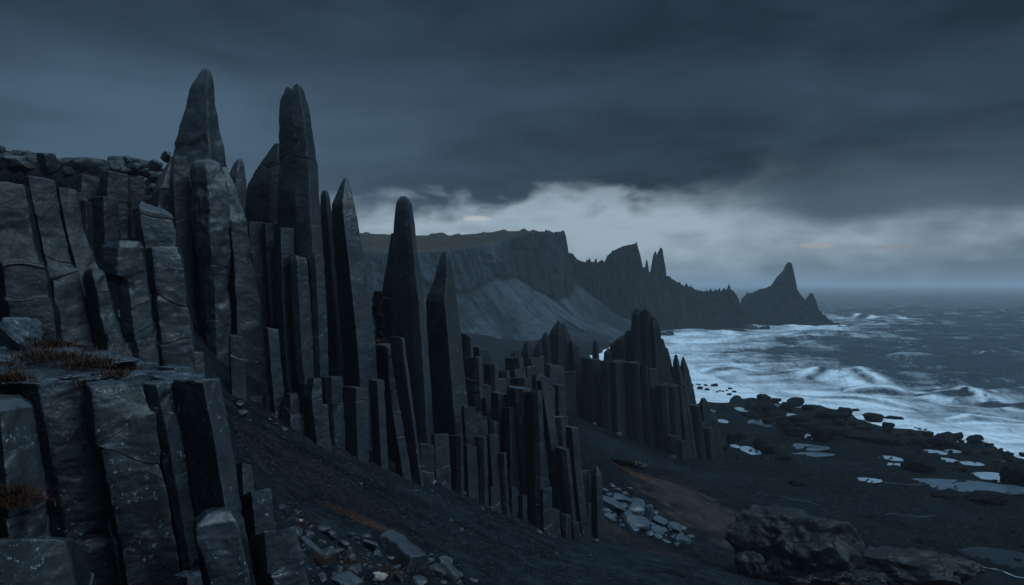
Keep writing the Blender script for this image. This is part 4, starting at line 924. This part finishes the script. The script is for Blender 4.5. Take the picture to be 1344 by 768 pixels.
gul = fbm(st3(SS / 6 + KK * .35, KK * .35), 4, 303); gul2 = fbm(st3(SS / 1.6 + KK * .5, KK * .8), 4, 304)
fl, fl2, gul, gul2 = [q.reshape(KK.shape) for q in (fl, fl2, gul, gul2)]
butt = fbm(st3(SS / 13, KK * 1.6), 4, 321).reshape(KK.shape); crag = fbm(st3(SS / 2.6, KK * 7), 4, 322).reshape(KK.shape)
V[..., 1] += cl * (1.7 * fl + .9 * fl2 + 5.0 * butt + 1.6 * crag) + ta * (2.6 * np.abs(gul) + .5 * gul2)
V[..., 2] += ta * (2.2 * -np.abs(gul) + .8 * gul2) * (1 - sstep(4.5, 5, KK)) + pl * 1.4 * fbm(st3(SS / 18, KK * 3), 4, 305).reshape(KK.shape) * sstep(0.8, 1.2, KK)
jag = (KK > 0.9) & (KK < 2.1) & (SS > np.interp(690, [600, 690, 740], [sl[int(S * .3)], sl[int(S * .6)], sl[int(S * .8)]]))
V[..., 2] += ((KK > .8) & (KK < 1.3)) * (1.6 * np.maximum(0, vn(st3(SS / 3.5, KK * 0), 312)).reshape(KK.shape))
V[..., 2] += jag * 1.5 * np.abs(vn(st3(SS / 1.3, KK * 0), 311).reshape(KK.shape))
nt_ = fbm(st3(SS / 9, KK * 3), 4, 306).reshape(KK.shape)
col = np.zeros(V.shape)
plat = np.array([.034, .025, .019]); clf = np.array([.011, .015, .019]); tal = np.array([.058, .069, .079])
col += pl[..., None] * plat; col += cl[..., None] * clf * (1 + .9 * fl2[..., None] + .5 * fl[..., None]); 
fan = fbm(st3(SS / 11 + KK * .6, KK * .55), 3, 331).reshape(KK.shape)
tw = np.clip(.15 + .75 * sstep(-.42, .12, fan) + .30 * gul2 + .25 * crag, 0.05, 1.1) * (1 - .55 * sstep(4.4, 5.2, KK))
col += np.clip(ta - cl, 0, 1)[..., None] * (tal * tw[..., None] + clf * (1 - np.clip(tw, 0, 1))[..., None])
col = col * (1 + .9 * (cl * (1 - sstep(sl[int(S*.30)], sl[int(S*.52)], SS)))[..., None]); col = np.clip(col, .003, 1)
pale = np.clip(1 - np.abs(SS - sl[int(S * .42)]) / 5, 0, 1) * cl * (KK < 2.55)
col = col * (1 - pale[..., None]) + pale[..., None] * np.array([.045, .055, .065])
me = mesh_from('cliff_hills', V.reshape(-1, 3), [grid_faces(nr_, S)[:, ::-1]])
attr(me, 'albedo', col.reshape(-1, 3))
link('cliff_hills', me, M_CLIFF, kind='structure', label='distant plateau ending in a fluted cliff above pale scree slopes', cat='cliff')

# ------------------------------------------------------------------ jagged headland and sea stack
def tent(name, sil, wl_d, wmin, wk, label, cat, seed, spikes=0, step=.5):
    sil = np.array(sil, float)
    px = np.arange(sil[0, 0], sil[-1, 0], step); py = np.interp(px, sil[:, 0], sil[:, 1])
    n = len(px); r = np.random.default_rng(seed)
    py = py + 0.5 * fbm(st3(px / 1.6, px * 0), 3, seed)
    for _ in range(spikes):
        c = r.uniform(px[0] + 5, px[-1] - 25); a = r.uniform(1.0, 3.4); w = r.uniform(.8, 1.7)
        if abs(np.interp(c + 3, px, py) - np.interp(c - 3, px, py)) > 6: continue
        py -= a * np.clip(1 - np.abs(px - c) / w, 0, 1)
    toe = wl_d(px)
    rows_ = []
    ts = np.concatenate([np.linspace(0, .25, 10, endpoint=False), np.linspace(.25, 1, 26)])
    h0 = np.maximum(.5, (np.interp(px, px, 374 + CZ * F / toe) - py) / F * toe)
    kern = np.ones(41) / 41; hs = np.convolve(np.pad(h0, 20, mode='edge'), kern, 'valid')
    w = wmin + wk * hs
    dr = toe + w; zr = CZ - (py - HY) / F * dr; xr_ = (px - CX) / F * dr
    f1 = fbm(st3(px / 3.2, px * 0 + seed), 4, seed + 1)
    for side in (-1, 1):
        for t in (ts if side == -1 else ts[1:]):
            yy = dr + side * w * t ** 1.6
            zz = (zr + 2.5) * (1 - t) ** .8 - 2.5
            nz_ = fbm(st3(px / 3.0, np.full(n, t * 11), np.full(n, side * 9.)), 5, seed + 2, .6)
            nb_ = .2 - np.abs(fbm(st3(px / 13, np.full(n, t * 2.2), np.full(n, side * 5.)), 4, seed + 4)) * 2
            amt = np.clip(t * 5, 0, 1) * (1 - .3 * t)
            yy = yy + amt * (2.6 * nz_ + 8.0 * nb_) * (w / 24)
            zz = zz + amt * (1 - t) * (1.8 * nz_ + 2.5 * nb_) * np.clip(hs / 12, .2, 1)
            rows_.append((side * t, np.stack([xr_ + amt * .8 * nz_, yy, zz], 1)))
    rows_.sort(key=lambda q: q[0])
    V = np.stack([q[1] for q in rows_]); nr = len(rows_)
    base = V[0, n // 2].copy(); base[2] = 0
    cen = V.reshape(-1, 3) - base
    fcs = [grid_faces(nr, n)]
    # close the two ends
    e0 = np.arange(nr) * n; e1 = e0 + n - 1
    cc = np.array([V[:, 0].mean(0) - base, V[:, -1].mean(0) - base]); k0 = len(cen); cen = np.concatenate([cen, cc])
    fcs.append(np.stack([e0[:-1], e0[1:], np.full(nr - 1, k0)], 1)); fcs.append(np.stack([e1[1:], e1[:-1], np.full(nr - 1, k0 + 1)], 1))
    me = mesh_from(name, cen, fcs, True, 50)
    nn_ = fbm(cen / 6, 4, seed + 9)
    attr(me, 'albedo', np.clip(np.array([.0032, .0046, .0060])[None] * (1 + .8 * nn_)[:, None], .001, 1))
    return link(name, me, M_CLIFF, None, tuple(base), label, cat)
head = [(728,345),(736,340),(740,334),(745.5,333),(752,333),(758,341),(765,343.5),(769,344),(773,340),(776,344),(780,343.5),(782.7,340),(784,345),(789.6,341),(793.7,344),(796.5,336),(806,329),(817,323.4),(832,320),(833.8,320),(835,316.5),(836.4,320.7),(840.6,336),(844,351),(846.5,351),(848,341.5),(848.8,340.8),(849.6,342),(850.7,356.5),(853.5,357),(857,336),(858.6,332),(860,329),(861,331),(862,334.4),(864.6,329),(866.7,324.8),(869.5,326),(872.2,349.6),(874.4,362),(879,362.8),(883,367),(891.5,371.6),(898,375.5),(901,371),(904,377),(905.8,377),(906.7,373),(908,378.5),(916,381),(922,382.6),(930,382.6),(932.8,378.5),(935,382.6),(943.9,379.9),(946.6,382.6),(950.7,377),(952.7,381),(957,375),(960,381),(964.5,384),(968.7,391),(972.8,402),(977,410),(985,418.5),(988,425.3),(999,429.5),(1006,433)]
tent('jagged_headland', head, lambda p: 346 + np.clip(p - 745, 0, 300) * .22, 9, .55, 'dark jagged headland with saw-toothed crest and twin spires', 'headland', 401, 26, .4)
stack = [(970,404),(973.6,392),(979.7,386),(988,384),(996,380),(1004.5,378.5),(1012.7,374.4),(1016.8,367.5),(1021,362),(1027.9,355),(1031.5,346.8),(1034.8,344.6),(1038.9,345.4),(1041.6,355),(1043.9,366),(1045.8,378.5),(1051,386.8),(1056.8,394),(1061,388),(1063.7,384),(1067,385.4),(1070.6,396.4),(1073.9,410),(1077,408),(1080,413),(1083,413),(1087,418.5),(1095.4,424),(1100,424),(1106,427.5)]
tent('sea_stack', stack, lambda p: 436 + 0 * p, 8, .5, 'shark fin shaped sea stack rising from surf beyond the headland', 'sea stack', 431, 6, .4)
for (px, py, w, h, d) in [(1001,431,8,5,398),(990,432,12,5,396),(928,436,12,4,375),(880,437,10,7,352),(845,440,22,9,345),(960,435,30,4,384),(1098,427,8,5,432),(1115,427,7,2.5,432),(1008,432,5,5,400),(870,437,16,6,350),(862,439,12,5,346),(985,430,14,7,396)]:
    me = rock_mesh('skerry', (w / 2 / F * d * 1.2, w / 2 / F * d, h / F * d), px, 4, 12, .15)
    link('skerry', me, M_FAR, None, tuple(P(px, HY + CZ * F / d, d)), 'low dark skerry in the surf at the foot of the headland or stack', 'rock', 'skerries at the headland\'s foot')

# ------------------------------------------------------------------ air
v = np.array([[sx * 16500, (-60 if sy < 0 else 16500), (-10 if sz < 0 else 54)] for sx in (-1, 1) for sy in (-1, 1) for sz in (-1, 1)], float)
f = np.array([[0, 1, 3, 2], [4, 6, 7, 5], [0, 4, 5, 1], [2, 3, 7, 6], [0, 2, 6, 4], [1, 5, 7, 3]])
me = mesh_from('haze', v, [f], False)
m = bpy.data.materials.new('haze_air'); m.use_nodes = True; m.node_tree.nodes.clear()
o_ = m.node_tree.nodes.new('ShaderNodeOutputMaterial'); pv = m.node_tree.nodes.new('ShaderNodeVolumePrincipled')
pv.inputs['Color'].default_value = (0.90, 0.95, 0.98, 1); pv.inputs['Density'].default_value = 0.00032; pv.inputs['Anisotropy'].default_value = 0.0
m.node_tree.links.new(pv.outputs[0], o_.inputs['Volume'])
link('haze', me, m, kind='stuff', label='thin sea haze over the coast', cat='haze')

# ------------------------------------------------------------------ sky, sun, camera
SUN_AZ, SUN_EL = math.radians(122), math.radians(47)      # azimuth clockwise from straight ahead (+Y)
w = bpy.data.worlds.new('World'); scene.world = w; w.use_nodes = True
nt = NT(w); nt.n.clear()
out = nt.new('ShaderNodeOutputWorld')
sky = nt.new('ShaderNodeTexSky', sky_type='NISHITA', sun_disc=False, sun_elevation=SUN_EL, sun_rotation=SUN_AZ)
bg1 = nt.new('ShaderNodeBackground'); nt.l.new(sky.outputs[0], bg1.inputs[0]); bg1.inputs[1].default_value = 0.06
dirv = nt.new('ShaderNodeTexCoord').outputs['Generated']
sep = nt.new('ShaderNodeSeparateXYZ'); nt.l.new(dirv, sep.inputs[0]); dx, dy, dz = sep.outputs
hyp = nt.math('SQRT', nt.math('ADD', nt.math('MULTIPLY', dx, dx), nt.math('MULTIPLY', dy, dy)))
te = nt.math('DIVIDE', dz, nt.math('MAXIMUM', hyp, 0.001))          # tangent of elevation
az = nt.math('ARCTAN2', dx, dy)                                     # 0 ahead, + right
def vec(a, b_, c=0.0):
    nd = nt.new('ShaderNodeCombineXYZ'); nt.set(nd, 0, a); nt.set(nd, 1, b_); nt.set(nd, 2, c); return nd.outputs[0]
zc = nt.math('ADD', nt.math('MAXIMUM', dz, 0.0), 0.10)
pl_ = vec(nt.math('DIVIDE', dx, zc), nt.math('DIVIDE', dy, zc), 1.7)  # the cloud deck seen in perspective
fl_ = vec(nt.math('MULTIPLY', az, 1.0), nt.math('MULTIPLY', te, 2.0), 0.4)
n_big = nt.noise(pl_, 0.55, 3, 0.5, 0.3)
n_mid = nt.noise(pl_, 1.5, 6, 0.55, 0.5)
n_el = nt.noise(fl_, 5.0, 6, 0.5, 0.25)
n_el2 = nt.noise(fl_, 15.0, 5, 0.5, 0.2)
def curve(x_in, pts, xmin, xmax):
    t = nt.mapr(x_in, xmin, xmax, 0, 1)
    fc = nt.new('ShaderNodeFloatCurve'); nt.set(fc, 'Value', t)
    cm = fc.mapping.curves[0]
    pts = [((p[0] - xmin) / (xmax - xmin), p[1]) for p in pts]
    cm.points[0].location = pts[0]; cm.points[1].location = pts[-1]
    for p in pts[1:-1]: cm.points.new(*p)
    fc.mapping.update()
    return fc.outputs[0]
def pa(px): return math.atan((px - CX) / F)
def pt(px, py): return (HY - py) / F * math.cos(pa(px))
# lower edge of the dark cloud deck
edge_pts = [(-3.14, .12), (pa(-200), .13)] + [(pa(px), pt(px, py)) for px, py in [(0,262),(200,268),(400,278),(540,268),(640,268),(720,260),(790,260),(860,262),(920,266),(1000,264),(1060,260),(1150,252),(1250,244),(1344,236)]] + [(pa(1700), .14), (3.14, .14)]
edge = curve(az, edge_pts, -3.1416, 3.1416)
above = nt.math('SUBTRACT', te, edge)
above = nt.math('ADD', above, nt.math('MULTIPLY', nt.math('SUBTRACT', n_el, 0.5), 0.08))
above = nt.math('ADD', above, nt.math('MULTIPLY', nt.math('SUBTRACT', n_el2, 0.5), nt.mapr(az, pa(850), pa(1000), 0.10, 0.03)))
deck = nt.mapr(above, nt.mapr(az, pa(850), pa(1100), -0.018, -0.04), nt.mapr(az, pa(850), pa(1100), 0.022, 0.06), 0, 1, True)
# deck brightness: darkest just over its edge to the right, lighter towards the left and up
deck_l = curve(az, [(-3.14, .5), (pa(-300), .75), (pa(0), .80), (pa(150), .92), (pa(300), .82), (pa(450), .62), (pa(600), .38), (pa(750), .20), (pa(900), .12), (pa(1100), .16), (pa(1344), .24), (pa(1800), .4), (3.14, .5)], -3.1416, 3.1416)
up_l = curve(te, [(0, 1.0), (.10, 1.0), (.17, 1.0), (.22, .80), (.28, .42), (.36, .14), (.5, .5), (1.2, 1.0)], 0, 1.2)
dl = nt.math('ADD', nt.math('MULTIPLY', deck_l, up_l), nt.math('MULTIPLY', nt.math('SUBTRACT', n_big, 0.5), 0.9))
dl = nt.math('ADD', dl, nt.math('MULTIPLY', nt.math('SUBTRACT', n_mid, 0.5), 0.85), clamp=True)
deckcol = nt.mix(dl, c4(0.0095, 0.0190, 0.0320), c4(0.058, 0.103, 0.158))
# under the deck: the bright gap, softened by a veil of grey low cloud to the right
gapl = curve(az, [(-3.14, .2), (pa(0), .35), (pa(450), .7), (pa(600), .95), (pa(760), 1.0), (pa(900), .95), (pa(1000), .6), (pa(1150), .42), (pa(1344), .32), (pa(1800), .4), (3.14, .2)], -3.1416, 3.1416)
lowv = nt.mapr(te, 0.0, 0.06, 0.4, 1.0, True)
gl = nt.math('MULTIPLY', gapl, lowv)
gl = nt.math('ADD', gl, nt.math('MULTIPLY', nt.math('SUBTRACT', nt.noise(vec(nt.math('MULTIPLY', az, 1.0), nt.math('MULTIPLY', te, 4.5), 2.2), 6.0, 6, 0.55, 0.3), 0.5), 1.2), clamp=True)
gl = nt.math('ADD', gl, nt.math('MULTIPLY', nt.math('SUBTRACT', n_el2, 0.5), 1.5), clamp=True)
gapcol = nt.mix(gl, c4(0.098, 0.142, 0.182), c4(0.33, 0.42, 0.49))
# second cloud bank low on the right
b2c = nt.math('SUBTRACT', te, 0.115)
b2 = nt.math('SUBTRACT', 1.0, nt.math('DIVIDE', nt.math('ABSOLUTE', nt.math('ADD', b2c, nt.math('MULTIPLY', nt.math('SUBTRACT', n_el, .5), .06))), 0.046))
b2 = nt.math('MULTIPLY', nt.mapr(b2, 0.0, 0.5, 0, 1, True), nt.mapr(nt.math('ADD', az, nt.math('MULTIPLY', nt.math('SUBTRACT', n_el, .5), .5)), pa(860), pa(1010), 0, 1, True))
lowcol = nt.mix(nt.math('MULTIPLY', b2, 0.85), gapcol, c4(0.052, 0.085, 0.117))
cl_ = nt.mix(deck, lowcol, deckcol)
# the thin bright slits in the low cloud
def slit(px, py, wpx, hpx, col_, base):
    a_ = nt.math('DIVIDE', nt.math('SUBTRACT', az, pa(px)), wpx / F); b_ = nt.math('DIVIDE', nt.math('SUBTRACT', te, pt(px, py)), hpx / F)
    b_ = nt.math('ADD', b_, nt.math('MULTIPLY', nt.math('SUBTRACT', n_el2, .5), 1.2))
    q_ = nt.math('ADD', nt.math('MULTIPLY', a_, a_), nt.math('MULTIPLY', b_, b_))
    return nt.mix(nt.mapr(q_, 0.2, 1.3, 0.8, 0, True), base, c4(*col_))
cl_ = slit(626, 287, 20, 4, (0.50, 0.52, 0.54), cl_)
cl_ = slit(1072, 322, 22, 4, (0.36, 0.34, 0.34), cl_)
cl_ = slit(1168, 324, 26, 3, (0.24, 0.25, 0.27), cl_)
# unseen overcast overhead and behind the eye, brightened to fill dark faces
zen = nt.mapr(te, 0.42, 1.1, 0, 1, True)
cl_ = nt.mix(zen, cl_, c4(0.38, 0.65, 0.93))
beh = nt.mapr(nt.math('ABSOLUTE', az), 0.95, 1.7, 0, 1, True)
cl_ = nt.mix(nt.math('MULTIPLY', beh, 0.85), cl_, c4(0.16, 0.28, 0.42))
bg2 = nt.new('ShaderNodeBackground'); nt.l.new(cl_, bg2.inputs[0]); bg2.inputs[1].default_value = 1.0
mx = nt.new('ShaderNodeMixShader'); mx.inputs[0].default_value = 0.97
nt.l.new(bg1.outputs[0], mx.inputs[1]); nt.l.new(bg2.outputs[0], mx.inputs[2]); nt.l.new(mx.outputs[0], out.inputs[0])

sl_ = bpy.data.lights.new('sun', 'SUN'); sl_.energy = 1.5; sl_.angle = math.radians(38); sl_.color = (0.60, 0.83, 1.0)
so = bpy.data.objects.new('sun', sl_); COL.objects.link(so)
from mathutils import Vector
sd_ = Vector((math.sin(SUN_AZ) * math.cos(SUN_EL), math.cos(SUN_AZ) * math.cos(SUN_EL), math.sin(SUN_EL)))
so.rotation_euler = (-sd_).to_track_quat('-Z', 'Y').to_euler(); so.location = (40, 0, 60)

cam = bpy.data.cameras.new('camera'); cam.sensor_width = 36; cam.lens = 36 * F / 1344
cam.shift_y = -(384 - HY) / 1344
cam.clip_start = .1; cam.clip_end = 40000
co = bpy.data.objects.new('camera', cam); COL.objects.link(co); co.location = (0, 0, CZ); co.rotation_euler = (math.pi / 2, 0, 0)
scene.camera = co
vs = scene.view_settings; vs.view_transform = 'Standard'; vs.look = 'None'; vs.exposure = 0; vs.gamma = 1; vs.use_curve_mapping = False
scene.render.engine = 'CYCLES'
scene.cycles.use_denoising = True
try: scene.cycles.denoiser = 'OPENIMAGEDENOISE'
except Exception: pass
scene.cycles.volume_bounces = 1; scene.cycles.max_bounces = 6; scene.cycles.diffuse_bounces = 3; scene.cycles.glossy_bounces = 2
scene.cycles.caustics_reflective = False; scene.cycles.caustics_refractive = False
